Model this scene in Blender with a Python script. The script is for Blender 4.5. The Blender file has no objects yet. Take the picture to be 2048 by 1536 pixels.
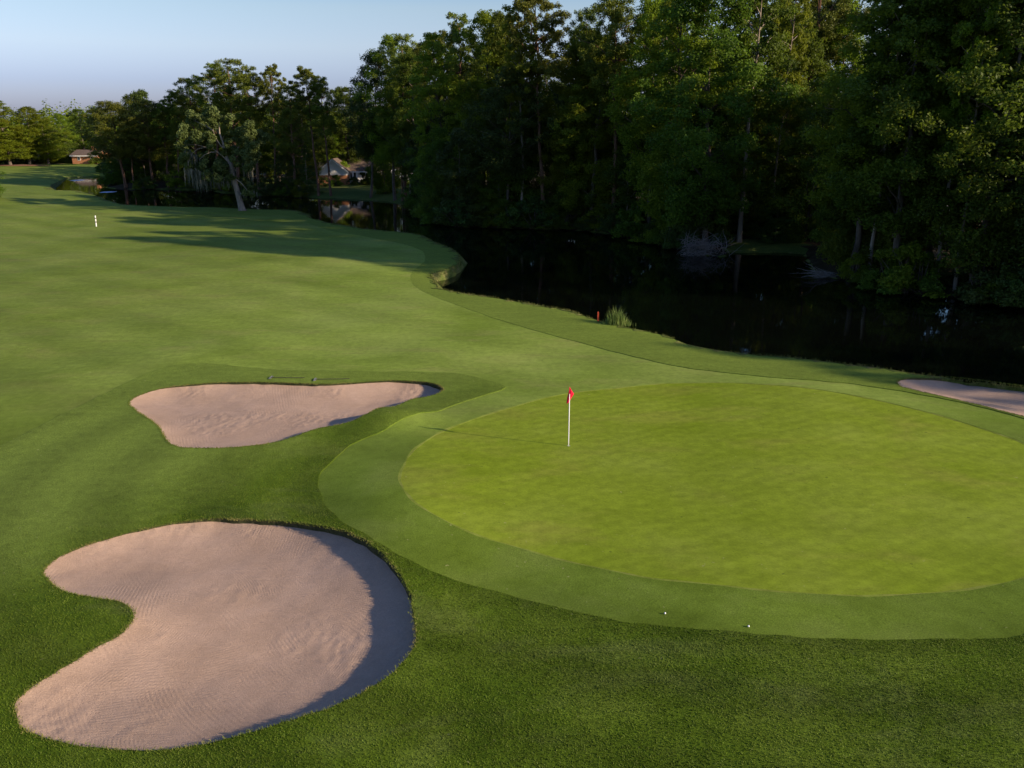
import bpy, math, random
import numpy as np
from mathutils import Vector
from mathutils.geometry import delaunay_2d_cdt

scene = bpy.context.scene
COL = scene.collection

# ---------------------------------------------------------------- camera
F_PX, V_HOR, H = 1700.0, 250.0, 10.58
PITCH = math.atan((768 - V_HOR) / F_PX)
CP, SP = math.cos(PITCH), math.sin(PITCH)
cam_d = bpy.data.cameras.new("camera")
cam_d.sensor_width = 36
cam_d.lens = F_PX / 2048 * 36
cam_d.clip_end = 6000
cam = bpy.data.objects.new("camera", cam_d)
cam.location = (0, 0, H)
cam.rotation_euler = (math.pi / 2 - PITCH, 0, 0)
COL.objects.link(cam)
scene.camera = cam

# ---------------------------------------------------------------- sun and sky
SUN_EL = math.radians(19.8)
SUN_XY = (0.951, -0.309)
world = bpy.data.worlds.new("World")
scene.world = world
world.use_nodes = True
wn = world.node_tree
sky = wn.nodes.new("ShaderNodeTexSky")
sky.sky_type = 'NISHITA'
sky.sun_disc = False
sky.sun_elevation = SUN_EL
sky.sun_rotation = math.atan2(SUN_XY[0], SUN_XY[1])
sky.altitude = 0
sky.air_density = 1.0
sky.dust_density = 1.2
sky.ozone_density = 2.5
bg = wn.nodes["Background"]
bg.inputs[1].default_value = 0.10
# evening air: dull lavender haze low down, cleaner blue higher up
w_tc = wn.nodes.new("ShaderNodeTexCoord"); w_sep = wn.nodes.new("ShaderNodeSeparateXYZ")
w_rp = wn.nodes.new("ShaderNodeValToRGB"); w_mx = wn.nodes.new("ShaderNodeMix"); w_mx.data_type = 'RGBA'; w_mx.blend_type = 'MULTIPLY'
w_mx.inputs[0].default_value = 1.0
wn.links.new(w_tc.outputs["Generated"], w_sep.inputs[0]); wn.links.new(w_sep.outputs["Z"], w_rp.inputs[0])
_el = w_rp.color_ramp.elements
for _p, _c in ((0.0, (0.34, 0.355, 0.60)), (0.045, (0.375, 0.385, 0.60)), (0.08, (0.51, 0.47, 0.56)), (0.12, (0.52, 0.48, 0.50)), (0.16, (0.34, 0.42, 0.50)), (0.5, (0.32, 0.38, 0.55)), (1.0, (0.30, 0.36, 0.55))):
    _e = _el[0] if _p == 0.0 else (_el[-1] if _p == 1.0 else _el.new(_p))
    _e.position = _p; _e.color = (*_c, 1)
wn.links.new(sky.outputs[0], w_mx.inputs[6]); wn.links.new(w_rp.outputs[0], w_mx.inputs[7])
w_x2 = wn.nodes.new("ShaderNodeVectorMath"); w_x2.operation = 'SCALE'; w_x2.inputs["Scale"].default_value = 2.0
wn.links.new(w_mx.outputs[2], w_x2.inputs[0]); wn.links.new(w_x2.outputs[0], bg.inputs[0])

sun_d = bpy.data.lights.new("sun", 'SUN')
sun_d.energy = 5.0
sun_d.angle = math.radians(0.6)
sun_d.color = (1.0, 0.80, 0.60)
sun = bpy.data.objects.new("sun", sun_d)
sv = Vector((SUN_XY[0] * math.cos(SUN_EL), SUN_XY[1] * math.cos(SUN_EL), math.sin(SUN_EL)))
sun.rotation_euler = sv.to_track_quat('Z', 'Y').to_euler()
sun.location = (60, -20, 60)
COL.objects.link(sun)

scene.view_settings.view_transform = 'Standard'
scene.view_settings.look = 'None'
scene.view_settings.exposure = 0.75
scene.view_settings.gamma = 1
scene.cycles.max_bounces = 6
scene.cycles.transparent_max_bounces = 4

rng = np.random.default_rng(7)
WATER_Z = -0.75


# ---------------------------------------------------------------- helpers
def hb(x, y):
    """height of the undulating turf (metres)"""
    x = np.asarray(x, float); y = np.asarray(y, float)
    z = (0.05 * np.sin(x * 0.55 + 1.3 * np.sin(y * 0.23)) * np.sin(y * 0.41 + 0.8)
         + 0.07 * np.sin(x * 0.21 - 1.1 + 0.6 * np.sin(y * .11)) * np.cos(y * 0.19 + x * 0.05)
         + 0.16 * np.sin(x * 0.07 + 0.4) * np.sin(y * 0.061 + 1.0)
         + 0.006 * np.sin(x * 1.3 + y * .7) * np.sin(y * 1.1 - x * .4 + 2))
    far = np.clip((y - 60) / 60, 0, 1)
    z = z + far * 0.25 * np.sin(x * 0.05 + 2.0) * np.sin(y * 0.035)
    z = z + 0.34 / (1 + np.exp(-(x - 4.0) / 2.2)) * np.exp(-((y - 14) / 5.5) ** 2)
    z = z + 0.40 * np.exp(-(((x + 4.7) / 1.5) ** 2 + ((y - 30.2) / 1.1) ** 2))
    # shoulder between the green and the near bunkers
    z = z + 0.22 * np.exp(-(((x + 3.2) / 2.2) ** 2 + ((y - 21) / 6.0) ** 2))
    z = z + 0.18 * np.exp(-(((x + 9.5) / 3.0) ** 2 + ((y - 29) / 3.0) ** 2))
    return z


def unproj(u, v, z0=None):
    dx = (u - 1024) / F_PX; dy = -(v - 768) / F_PX
    r = (dx, CP + dy * SP, -SP + dy * CP)
    z = 0.0 if z0 is None else z0
    for _ in range(1 if z0 is not None else 8):
        t = (z - H) / r[2]
        x, y = r[0] * t, r[1] * t
        if z0 is None:
            z = float(hb(x, y))
    return x, y


def z_at(y, v):
    k = (768 - v) / F_PX
    return H + y * (k * CP - SP) / (CP + k * SP)


def px_poly(pts, z0=None):
    return [unproj(u, v, z0) for u, v in pts]


def catmull(pts, closed=True, step=0.3, smax=None):
    """resample a polygon as a smooth curve; step grows with distance"""
    P = [np.array(p, float) for p in pts]
    n = len(P); out = []
    rngk = range(n) if closed else range(n - 1)
    for i in rngk:
        p0, p1, p2, p3 = (P[(i - 1) % n], P[i], P[(i + 1) % n], P[(i + 2) % n]) if closed else \
            (P[max(i - 1, 0)], P[i], P[i + 1], P[min(i + 2, n - 1)])
        L = np.linalg.norm(p2 - p1)
        st = max(step, abs(p1[1]) * 0.009)
        if smax: st = min(st, smax)
        m = max(1, int(L / st))
        # centripetal-ish tangents
        for k in range(m):
            t = k / m
            a = 2 * p1; b = p2 - p0; c = 2 * p0 - 5 * p1 + 4 * p2 - p3; d = -p0 + 3 * p1 - 3 * p2 + p3
            out.append(0.5 * (a + b * t + c * t * t + d * t ** 3))
    if not closed: out.append(P[-1])
    return np.array(out)


def inside(px, py, poly):
    """even-odd test, vectorised"""
    px = np.asarray(px); py = np.asarray(py)
    res = np.zeros(px.shape, bool)
    x0, y0 = poly[:, 0], poly[:, 1]
    x1, y1 = np.roll(x0, -1), np.roll(y0, -1)
    m = (px > x0.min()) & (px < x0.max()) & (py > y0.min()) & (py < y0.max())
    if not m.any(): return res
    qx, qy = px[m], py[m]; r = np.zeros(qx.shape, bool)
    for a, b, c, d in zip(x0, y0, x1, y1):
        if b == d: continue
        hit = (b > qy) != (d > qy)
        xx = (c - a) * (qy - b) / (d - b) + a
        r ^= hit & (qx < xx)
    res[m] = r
    return res


def dist_to(px, py, poly, closed=True):
    px = np.asarray(px, float); py = np.asarray(py, float)
    best = np.full(px.shape, 1e9)
    n = len(poly)
    for i in range(n if closed else n - 1):
        a = poly[i]; b = poly[(i + 1) % n]
        ab = b - a; L = ab @ ab
        if L < 1e-9: continue
        t = np.clip(((px - a[0]) * ab[0] + (py - a[1]) * ab[1]) / L, 0, 1)
        d = (px - a[0] - t * ab[0]) ** 2 + (py - a[1] - t * ab[1]) ** 2
        best = np.minimum(best, d)
    return np.sqrt(best)


def np_mesh(name, verts, faces, mats, smooth=False, midx=None):
    """faces: (n,k) int array"""
    me = bpy.data.meshes.new(name)
    verts = np.asarray(verts, np.float32); faces = np.asarray(faces, np.int32)
    nf, k = faces.shape
    me.vertices.add(len(verts)); me.vertices.foreach_set("co", verts.ravel())
    me.loops.add(nf * k); me.loops.foreach_set("vertex_index", faces.ravel())
    me.polygons.add(nf)
    me.polygons.foreach_set("loop_start", np.arange(0, nf * k, k, dtype=np.int32))
    me.polygons.foreach_set("loop_total", np.full(nf, k, np.int32))
    if smooth: me.polygons.foreach_set("use_smooth", np.ones(nf, bool))
    for m in mats: me.materials.append(m)
    if midx is not None: me.polygons.foreach_set("material_index", np.asarray(midx, np.int32))
    me.update(calc_edges=True)
    me.validate()
    return me


class Geo:
    """collects vertices and faces of mixed size for one mesh"""
    def __init__(s): s.v = []; s.f = []
    def add(s, vs, fs):
        b = len(s.v); s.v += [tuple(map(float, p)) for p in vs]; s.f += [[b + i for i in f] for f in fs]; return s
    def box(s, x0, y0, z0, x1, y1, z1):
        return s.add([(x0, y0, z0), (x1, y0, z0), (x1, y1, z0), (x0, y1, z0), (x0, y0, z1), (x1, y0, z1), (x1, y1, z1), (x0, y1, z1)],
                     [(0, 3, 2, 1), (4, 5, 6, 7), (0, 1, 5, 4), (1, 2, 6, 5), (2, 3, 7, 6), (3, 0, 4, 7)])
    def tube(s, pts, rad, n=7, cap=True):
        P = [Vector(p) for p in pts]; vs = []; fs = []
        for i, p in enumerate(P):
            t = (P[min(i + 1, len(P) - 1)] - P[max(i - 1, 0)])
            t = t.normalized() if t.length > 1e-9 else Vector((0, 0, 1))
            a = t.cross(Vector((0.13, 0.97, 0.2))).normalized(); b = t.cross(a)
            r = rad[i] if hasattr(rad, '__len__') else rad
            for k in range(n):
                w = 2 * math.pi * k / n
                vs.append(p + (a * math.cos(w) + b * math.sin(w)) * r)
        for i in range(len(P) - 1):
            for k in range(n):
                fs.append((i * n + k, i * n + (k + 1) % n, (i + 1) * n + (k + 1) % n, (i + 1) * n + k))
        if cap:
            fs.append(tuple(range(n))[::-1]); fs.append(tuple((len(P) - 1) * n + k for k in range(n)))
        return s.add(vs, fs)
    def mesh(s, name, mats, smooth=False):
        me = bpy.data.meshes.new(name)
        me.from_pydata(s.v, [], s.f); me.update()
        for m in (mats if isinstance(mats, (list, tuple)) else [mats]): me.materials.append(m)
        if smooth: me.polygons.foreach_set("use_smooth", [True] * len(me.polygons))
        return me


def link(name, me, parent=None, loc=(0, 0, 0), rz=0.0, sc=None):
    o = bpy.data.objects.new(name, me)
    COL.objects.link(o)
    o.location = loc; o.rotation_euler = (0, 0, rz)
    if sc: o.scale = sc
    if parent: o.parent = parent
    return o


def tag(o, label=None, cat=None, group=None, kind=None):
    for k, v in (("label", label), ("category", cat), ("group", group), ("kind", kind)):
        if v: o[k] = v
    return o


# ---------------------------------------------------------------- materials
def mat(name):
    m = bpy.data.materials.new(name); m.use_nodes = True
    nt = m.node_tree; b = nt.nodes["Principled BSDF"]
    b.inputs["Roughness"].default_value = 0.9
    b.inputs["Specular IOR Level"].default_value = 0.2
    return m, nt, b


def nd(nt, t, **kw):
    n = nt.nodes.new(t)
    for k, v in kw.items(): setattr(n, k, v)
    return n


def noise(nt, vec, scale, detail=3, rough=0.55, dist=0.0):
    n = nd(nt, "ShaderNodeTexNoise")
    n.inputs["Scale"].default_value = scale; n.inputs["Detail"].default_value = detail
    n.inputs["Roughness"].default_value = rough; n.inputs["Distortion"].default_value = dist
    nt.links.new(vec, n.inputs["Vector"])
    return n.outputs["Fac"]


def ramp(nt, fac, stops):
    r = nd(nt, "ShaderNodeValToRGB"); el = r.color_ramp.elements
    while len(el) < len(stops): el.new(0.5)
    for e, (p, c) in zip(el, stops):
        e.position = p; e.color = (*c, 1) if len(c) == 3 else c
    nt.links.new(fac, r.inputs[0])
    return r.outputs[0]


def math_n(nt, op, a, b=None, c=None, clamp=False):
    n = nd(nt, "ShaderNodeMath", operation=op, use_clamp=clamp)
    for i, q in enumerate((a, b, c)):
        if q is None: continue
        if isinstance(q, (int, float)): n.inputs[i].default_value = q
        else: nt.links.new(q, n.inputs[i])
    return n.outputs[0]


def mixc(nt, fac, a, b, bt='MIX'):
    n = nd(nt, "ShaderNodeMix", data_type='RGBA', blend_type=bt)
    if isinstance(fac, (int, float)): n.inputs[0].default_value = fac
    else: nt.links.new(fac, n.inputs[0])
    for i, q in ((6, a), (7, b)):
        if isinstance(q, tuple): n.inputs[i].default_value = (*q, 1)
        else: nt.links.new(q, n.inputs[i])
    return n.outputs[2]


def gray(nt, fac, lo, hi, p0=0.3, p1=0.7):
    return ramp(nt, fac, [(p0, (lo,) * 3), (p1, (hi,) * 3)])


def mapping(nt, vec, scale=(1, 1, 1), rot=(0, 0, 0), loc=(0, 0, 0)):
    m = nd(nt, "ShaderNodeMapping")
    m.inputs["Scale"].default_value = scale; m.inputs["Rotation"].default_value = rot; m.inputs["Location"].default_value = loc
    nt.links.new(vec, m.inputs["Vector"]); return m.outputs[0]


def bump(nt, b, hgt, strength, dist, prev=None):
    n = nd(nt, "ShaderNodeBump"); n.inputs["Strength"].default_value = strength; n.inputs["Distance"].default_value = dist
    nt.links.new(hgt, n.inputs["Height"])
    if prev is not None: nt.links.new(prev, n.inputs["Normal"])
    nt.links.new(n.outputs[0], b.inputs["Normal"]); return n.outputs[0]


def bands(nt, pos, c, amt):
    """mower passes that circle the green"""
    mp = mapping(nt, pos, (0.90, 1.28, 0), (0, 0, 0.0), (-9.0 * 0.90, -26.0 * 1.28, 0))
    w = nd(nt, "ShaderNodeTexWave", wave_type='RINGS', rings_direction='Z', wave_profile='SIN')
    w.inputs["Scale"].default_value = 0.115; w.inputs["Distortion"].default_value = 2.2
    w.inputs["Detail"].default_value = 3; w.inputs["Detail Scale"].default_value = 0.35; w.inputs["Detail Roughness"].default_value = 0.6
    nt.links.new(mp, w.inputs["Vector"])
    sp = nd(nt, "ShaderNodeSeparateXYZ"); nt.links.new(pos, sp.inputs[0])
    mr = nd(nt, "ShaderNodeMapRange", interpolation_type='SMOOTHSTEP'); nt.links.new(sp.outputs[1], mr.inputs[0])
    mr.inputs[1].default_value = 27.0; mr.inputs[2].default_value = 40.0; mr.inputs[3].default_value = 1.0; mr.inputs[4].default_value = 0.12
    return mixc(nt, mr.outputs[0], c, gray(nt, w.outputs["Fac"], 1 - amt, 1 + amt, 0.15, 0.85), 'MULTIPLY')


def semi(nt, pos, c, other):
    """the rough is cut shorter and paler away from the bunkers"""
    sp = nd(nt, "ShaderNodeSeparateXYZ"); nt.links.new(pos, sp.inputs[0])
    lx = math_n(nt, 'MULTIPLY', math_n(nt, 'MINIMUM', math_n(nt, 'ADD', sp.outputs[0], 7.0), 0.0), -2.2)
    f = math_n(nt, 'ADD', sp.outputs[1], lx)
    f = math_n(nt, 'ADD', f, math_n(nt, 'MULTIPLY', math_n(nt, 'SUBTRACT', noise(nt, pos, 0.25, 4), 0.5), 14.0))
    mr = nd(nt, "ShaderNodeMapRange", interpolation_type='SMOOTHSTEP'); nt.links.new(f, mr.inputs[0])
    mr.inputs[1].default_value = 23.0; mr.inputs[2].default_value = 38.0
    return mixc(nt, mr.outputs[0], c, other)


def turf(name, base, dark, light, patch=0.35, fine=26, fine_c=(0.75, 1.25), stripes=0.0, stripe_rot=0.0, stripe_w=2.0,
         bstr=0.5, bdist=0.02, dry=None, semi_c=None):
    m, nt, b = mat(name)
    pos = nd(nt, "ShaderNodeNewGeometry").outputs["Position"]
    c = ramp(nt, noise(nt, pos, patch, 5, 0.6, 0.3), [(0.30, dark), (0.5, base), (0.70, light)])
    if dry:
        st = mapping(nt, pos, (1, 2.0, 1), (0, 0, 0.5))
        c = mixc(nt, gray(nt, noise(nt, st, 0.23, 6, 0.62, 0.4), 0, 0.75, 0.52, 0.74), c, dry)
    if semi_c: c = bands(nt, pos, semi(nt, pos, c, semi_c), 0.10)
    med = noise(nt, pos, 3.1, 5, 0.65)
    c = mixc(nt, 1.0, c, gray(nt, med, 0.80, 1.20, 0.25, 0.75), 'MULTIPLY')
    str_ = noise(nt, mapping(nt, pos, (0.35, 1.3, 1), (0, 0, 0.9)), 0.9, 5, 0.7, 0.5)
    c = mixc(nt, 1.0, c, gray(nt, str_, 0.90, 1.10, 0.3, 0.7), 'MULTIPLY')
    fn = noise(nt, pos, fine, 4, 0.75)
    c = mixc(nt, 1.0, c, gray(nt, fn, fine_c[0], fine_c[1], 0.3, 0.7), 'MULTIPLY')
    if name == "fairway_turf":     # cut a little longer and darker close to the green
        cf = ramp(nt, noise(nt, pos, 0.4, 5, 0.6, 0.3), [(0.30, (0.078, 0.120, 0.011)), (0.5, (0.100, 0.150, 0.018)), (0.70, (0.124, 0.170, 0.030))])
        cf = mixc(nt, 1.0, cf, gray(nt, noise(nt, pos, 30, 4, 0.8), 0.58, 1.36, 0.32, 0.68), 'MULTIPLY')
        cf = mixc(nt, 1.0, cf, gray(nt, med, 0.88, 1.12, 0.25, 0.75), 'MULTIPLY')
        cf = bands(nt, pos, cf, 0.05)
        sp3 = nd(nt, "ShaderNodeSeparateXYZ"); nt.links.new(pos, sp3.inputs[0])
        mr3 = nd(nt, "ShaderNodeMapRange", interpolation_type='SMOOTHSTEP')
        nt.links.new(math_n(nt, 'ADD', sp3.outputs[1], math_n(nt, 'MULTIPLY', noise(nt, pos, 0.3, 4), 5.0)), mr3.inputs[0])
        mr3.inputs[1].default_value = 25.0; mr3.inputs[2].default_value = 41.0
        c = mixc(nt, mr3.outputs[0], cf, c)
    if name == "fairway_turf":     # turf colour darker and duller on the left side of the hole
        sp2 = nd(nt, "ShaderNodeSeparateXYZ"); nt.links.new(pos, sp2.inputs[0])
        mr2 = nd(nt, "ShaderNodeMapRange", interpolation_type='SMOOTHSTEP')
        nt.links.new(math_n(nt, 'ADD', sp2.outputs[0], math_n(nt, 'MULTIPLY', noise(nt, pos, 0.06, 4), 16.0)), mr2.inputs[0])
        mr2.inputs[1].default_value = -17.0; mr2.inputs[2].default_value = 0.0; mr2.inputs[3].default_value = 1.0; mr2.inputs[4].default_value = 0.0
        c = mixc(nt, mr2.outputs[0], mixc(nt, 1.0, c, (1.08, 1.08, 1.02), 'MULTIPLY'), mixc(nt, 1.0, c, (0.84, 0.84, 0.72), 'MULTIPLY'))
    if stripes:
        mp = mapping(nt, pos, (1, 1, 1), (0, 0, stripe_rot))
        w = nd(nt, "ShaderNodeTexWave", wave_type='BANDS', bands_direction='X', wave_profile='SIN')
        w.inputs["Scale"].default_value = 0.314 / stripe_w; w.inputs["Distortion"].default_value = 1.3
        w.inputs["Detail"].default_value = 2; w.inputs["Detail Scale"].default_value = 0.3
        nt.links.new(mp, w.inputs["Vector"])
        c = mixc(nt, 1.0, c, gray(nt, w.outputs["Fac"], 1 - stripes, 1 + stripes, 0.2, 0.8), 'MULTIPLY')
    if name in ("green_turf", "fringe_turf", "fairway_turf", "rough_turf"):    # scuffs, seed heads and bits of leaf
        sk = noise(nt, pos, 7.5, 2, 0.5)
        c = mixc(nt, gray(nt, sk, 0, 0.55, 0.735, 0.77), c, (0.30, 0.29, 0.13))
        sk2 = noise(nt, mapping(nt, pos, (1, 1, 1), (0, 0, 0), (40, 9, 0)), 5.0, 2, 0.5)
        c = mixc(nt, gray(nt, sk2, 0, 0.5, 0.73, 0.76), c, (0.045, 0.06, 0.012))
    nt.links.new(c, b.inputs["Base Color"])
    b.inputs["Specular IOR Level"].default_value = 0.05
    bump(nt, b, fn, bstr, bdist)
    return m


M_ROUGH = turf("rough_turf", (0.064, 0.104, 0.007), (0.040, 0.074, 0.004), (0.096, 0.136, 0.016), 0.42, 24, (0.6, 1.4), bstr=0.8, bdist=0.03, dry=(0.110, 0.135, 0.034), semi_c=(0.120, 0.170, 0.026))
M_FAIR = turf("fairway_turf", (0.155, 0.214, 0.038), (0.114, 0.168, 0.022), (0.190, 0.242, 0.055), 0.12, 16, (0.88, 1.12), stripes=0.055, stripe_rot=math.radians(-51), stripe_w=4.6, bstr=0.35, bdist=0.015, dry=(0.175, 0.190, 0.055))
M_GREEN = turf("green_turf", (0.162, 0.219, 0.016), (0.140, 0.198, 0.010), (0.184, 0.238, 0.026), 0.22, 18, (0.86, 1.14), stripes=0.03, stripe_rot=math.radians(60), stripe_w=0.55, bstr=0.12, bdist=0.006, dry=(0.190, 0.205, 0.030))
M_COLLAR = turf("collar_turf", (0.165, 0.205, 0.032), (0.13, 0.175, 0.02), (0.20, 0.225, 0.05), 1.5, 14, (0.85, 1.15), bstr=0.3, bdist=0.01)
M_FRINGE = turf("fringe_turf", (0.098, 0.150, 0.018), (0.074, 0.122, 0.011), (0.122, 0.170, 0.030), 0.4, 22, (0.78, 1.22), stripes=0.03, stripe_rot=math.radians(20), stripe_w=0.6, bstr=0.4, bdist=0.012, dry=(0.122, 0.165, 0.038))
M_BANK = turf("pond_bank_turf", (0.085, 0.110, 0.026), (0.050, 0.075, 0.016), (0.14, 0.13, 0.055), 1.2, 8, (0.5, 1.5), bstr=1.0, bdist=0.08)
M_LITTER = turf("woodland_litter", (0.045, 0.036, 0.020), (0.028, 0.026, 0.012), (0.070, 0.050, 0.028), 0.6, 7, (0.6, 1.4), bstr=1.0, bdist=0.06)
M_LAWN = turf("lawn_turf", (0.085, 0.115, 0.026), (0.060, 0.090, 0.018), (0.115, 0.130, 0.035), 0.15, 8, (0.8, 1.2), bstr=0.6, bdist=0.03)

# soil under the grass lip of a bunker
M_SOIL, nt, b = mat("lip_soil")
pos = nd(nt, "ShaderNodeNewGeometry").outputs["Position"]
nt.links.new(ramp(nt, noise(nt, pos, 14, 4), [(0.3, (0.02, 0.03, 0.006)), (0.7, (0.07, 0.065, 0.03))]), b.inputs["Base Color"])


def sand_mat():
    m, nt, b = mat("bunker_sand")
    pos = nd(nt, "ShaderNodeNewGeometry").outputs["Position"]
    c = ramp(nt, noise(nt, pos, 0.7, 5, 0.6, 0.4), [(0.3, (0.330, 0.230, 0.158)), (0.7, (0.402, 0.284, 0.202))])
    c = mixc(nt, 1.0, c, gray(nt, noise(nt, pos, 40, 4, 0.85), 0.78, 1.2, 0.3, 0.7), 'MULTIPLY')
    c = mixc(nt, 1.0, c, gray(nt, noise(nt, pos, 6, 5, 0.7), 0.93, 1.07, 0.3, 0.7), 'MULTIPLY')
    nt.links.new(c, b.inputs["Base Color"])
    h = noise(nt, pos, 30, 4, 0.75)
    tot = math_n(nt, 'MULTIPLY', h, 0.85)
    # rake sweeps: arcs about several centres, each only in its own patch
    for i, (cx, cy, sc, seed) in enumerate([(-11.0, 24.0, 2.6, 1.0), (-5.5, 13.5, 2.9, 5.0), (-9.5, 16.8, 3.4, 9.0), (2.0, 20.5, 2.4, 13.0), (-14.0, 36.0, 2.2, 17.0), (24.0, 44.0, 1.9, 23.0)]):
        mp = mapping(nt, pos, (1, 1, 0), (0, 0, 0), (-cx, -cy, 0))
        w = nd(nt, "ShaderNodeTexWave", wave_type='RINGS', rings_direction='Z')
        w.inputs["Scale"].default_value = sc * 1.5; w.inputs["Distortion"].default_value = 2.6
        w.inputs["Detail"].default_value = 2; w.inputs["Detail Scale"].default_value = 0.25
        nt.links.new(mp, w.inputs["Vector"])
        mk = gray(nt, noise(nt, mapping(nt, pos, (1, 1, 1), (0, 0, seed), (seed * 3.7, seed, 0)), 0.42, 3, 0.5), 0, 1, 0.54, 0.62)
        tot = math_n(nt, 'ADD', tot, math_n(nt, 'MULTIPLY', math_n(nt, 'MULTIPLY', w.outputs["Fac"], mk), 0.12))
    # long faint drag lines left by the rake
    for rz, sx in ((0.5, 9.0), (-0.7, 8.0)):
        st = noise(nt, mapping(nt, pos, (0.5, sx, 1), (0, 0, rz)), 1.6, 3, 0.6, 0.6)
        tot = math_n(nt, 'ADD', tot, math_n(nt, 'MULTIPLY', st, 0.5))
    # trampled clods
    v = nd(nt, "ShaderNodeTexVoronoi", feature='SMOOTH_F1'); v.inputs["Scale"].default_value = 4.2
    v.inputs["Smoothness"].default_value = 0.6
    nt.links.new(mapping(nt, pos, (1, 0.7, 1), (0, 0, 0.6)), v.inputs["Vector"])
    mk = gray(nt, noise(nt, mapping(nt, pos, (1, 1, 1), (0, 0, 0), (31, 7, 0)), 0.33, 2), 0, 1, 0.50, 0.64)
    tot = math_n(nt, 'ADD', tot, math_n(nt, 'MULTIPLY', math_n(nt, 'MULTIPLY', v.outputs["Distance"], mk), 1.5))
    bump(nt, b, tot, 0.8, 0.030)
    return m


M_SAND = sand_mat()


def water_mat():
    m, nt, b = mat("pond_water")
    pos = nd(nt, "ShaderNodeNewGeometry").outputs["Position"]
    b.inputs["Base Color"].default_value = (0.0015, 0.0022, 0.0015, 1)
    b.inputs["Roughness"].default_value = 0.03
    b.inputs["IOR"].default_value = 1.33
    b.inputs["Specular IOR Level"].default_value = 0.5
    n1 = noise(nt, pos, 1.6, 3, 0.5, 0.2)
    n2 = noise(nt, pos, 0.25, 2, 0.5)
    bump(nt, b, math_n(nt, 'ADD', math_n(nt, 'MULTIPLY', n1, 0.5), n2), 0.10, 0.05)
    # pale sky reflection painted as two rough patches at the pond's far end
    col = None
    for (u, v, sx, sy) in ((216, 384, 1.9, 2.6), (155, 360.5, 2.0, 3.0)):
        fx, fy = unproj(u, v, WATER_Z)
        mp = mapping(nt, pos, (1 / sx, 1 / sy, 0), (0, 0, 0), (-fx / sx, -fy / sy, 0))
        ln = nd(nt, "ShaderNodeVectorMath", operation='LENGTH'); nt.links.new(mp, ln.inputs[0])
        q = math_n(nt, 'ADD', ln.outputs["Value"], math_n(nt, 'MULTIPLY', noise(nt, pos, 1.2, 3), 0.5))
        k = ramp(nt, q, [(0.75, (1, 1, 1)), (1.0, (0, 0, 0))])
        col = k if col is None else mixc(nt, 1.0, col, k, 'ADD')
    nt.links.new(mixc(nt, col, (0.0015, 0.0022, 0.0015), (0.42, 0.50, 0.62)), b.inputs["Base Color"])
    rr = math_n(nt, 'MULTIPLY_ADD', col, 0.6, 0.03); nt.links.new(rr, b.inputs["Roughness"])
    return m


def simple(name, col, rough=0.7, var=0.2, scale=8, spec=0.3, bst=0.0, bdist=0.01, obj=True, stretch=(1, 1, 1)):
    m, nt, b = mat(name)
    vec = nd(nt, "ShaderNodeTexCoord").outputs["Object"]
    vec = mapping(nt, vec, stretch)
    f = noise(nt, vec, scale, 5, 0.65)
    c0 = tuple(x * (1 - var) for x in col); c1 = tuple(min(1, x * (1 + var)) for x in col)
    nt.links.new(ramp(nt, f, [(0.3, c0), (0.7, c1)]), b.inputs["Base Color"])
    b.inputs["Roughness"].default_value = rough; b.inputs["Specular IOR Level"].default_value = spec
    if bst: bump(nt, b, f, bst, bdist)
    return m


def leaf_mat(name, c_dark, c_mid, c_light, trans=0.35, scale=0.45):
    m, nt, b = mat(name)
    tc = nd(nt, "ShaderNodeTexCoord").outputs["Object"]
    oi = nd(nt, "ShaderNodeObjectInfo")
    f = noise(nt, tc, scale, 3, 0.7)
    ft = noise(nt, tc, 7.0, 2, 0.7)
    f2 = math_n(nt, 'ADD', math_n(nt, 'MULTIPLY', f, 0.6), math_n(nt, 'MULTIPLY', ft, 0.4))
    c = ramp(nt, f2, [(0.36, c_dark), (0.5, c_mid), (0.64, c_light)])
    hs = nd(nt, "ShaderNodeHueSaturation")
    nt.links.new(math_n(nt, 'ADD', math_n(nt, 'MULTIPLY', oi.outputs["Random"], 0.045), 0.466), hs.inputs["Hue"])
    nt.links.new(math_n(nt, 'ADD', math_n(nt, 'MULTIPLY', oi.outputs["Random"], 0.5), 0.90), hs.inputs["Value"])
    nt.links.new(c, hs.inputs["Color"])
    nt.links.new(hs.outputs[0], b.inputs["Base Color"])
    b.inputs["Roughness"].default_value = 0.6
    tr = nd(nt, "ShaderNodeBsdfTranslucent"); nt.links.new(hs.outputs[0], tr.inputs["Color"])
    mx = nd(nt, "ShaderNodeMixShader"); mx.inputs[0].default_value = trans
    nt.links.new(b.outputs[0], mx.inputs[1]); nt.links.new(tr.outputs[0], mx.inputs[2])
    nt.links.new(mx.outputs[0], nt.nodes["Material Output"].inputs[0])
    return m


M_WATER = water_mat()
M_LEAF = leaf_mat("broad_leaves", (0.040, 0.070, 0.008), (0.072, 0.124, 0.010), (0.122, 0.182, 0.014), 0.5)
M_LEAF_D = leaf_mat("dark_leaves", (0.022, 0.044, 0.009), (0.038, 0.072, 0.011), (0.062, 0.102, 0.014), 0.25)
M_LEAF_Y = leaf_mat("spring_leaves", (0.080, 0.118, 0.007), (0.130, 0.185, 0.010), (0.185, 0.240, 0.016), 0.52)
M_NEEDLE = leaf_mat("pine_needles", (0.042, 0.062, 0.008), (0.082, 0.115, 0.010), (0.138, 0.168, 0.012), 0.2)
M_REEDS = leaf_mat("reed_blades", (0.06, 0.09, 0.02), (0.10, 0.14, 0.03), (0.16, 0.19, 0.05), 0.3, 3)
M_REDLEAF = leaf_mat("red_leaves", (0.12, 0.02, 0.01), (0.20, 0.04, 0.02), (0.26, 0.08, 0.03), 0.3, 2)
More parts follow.
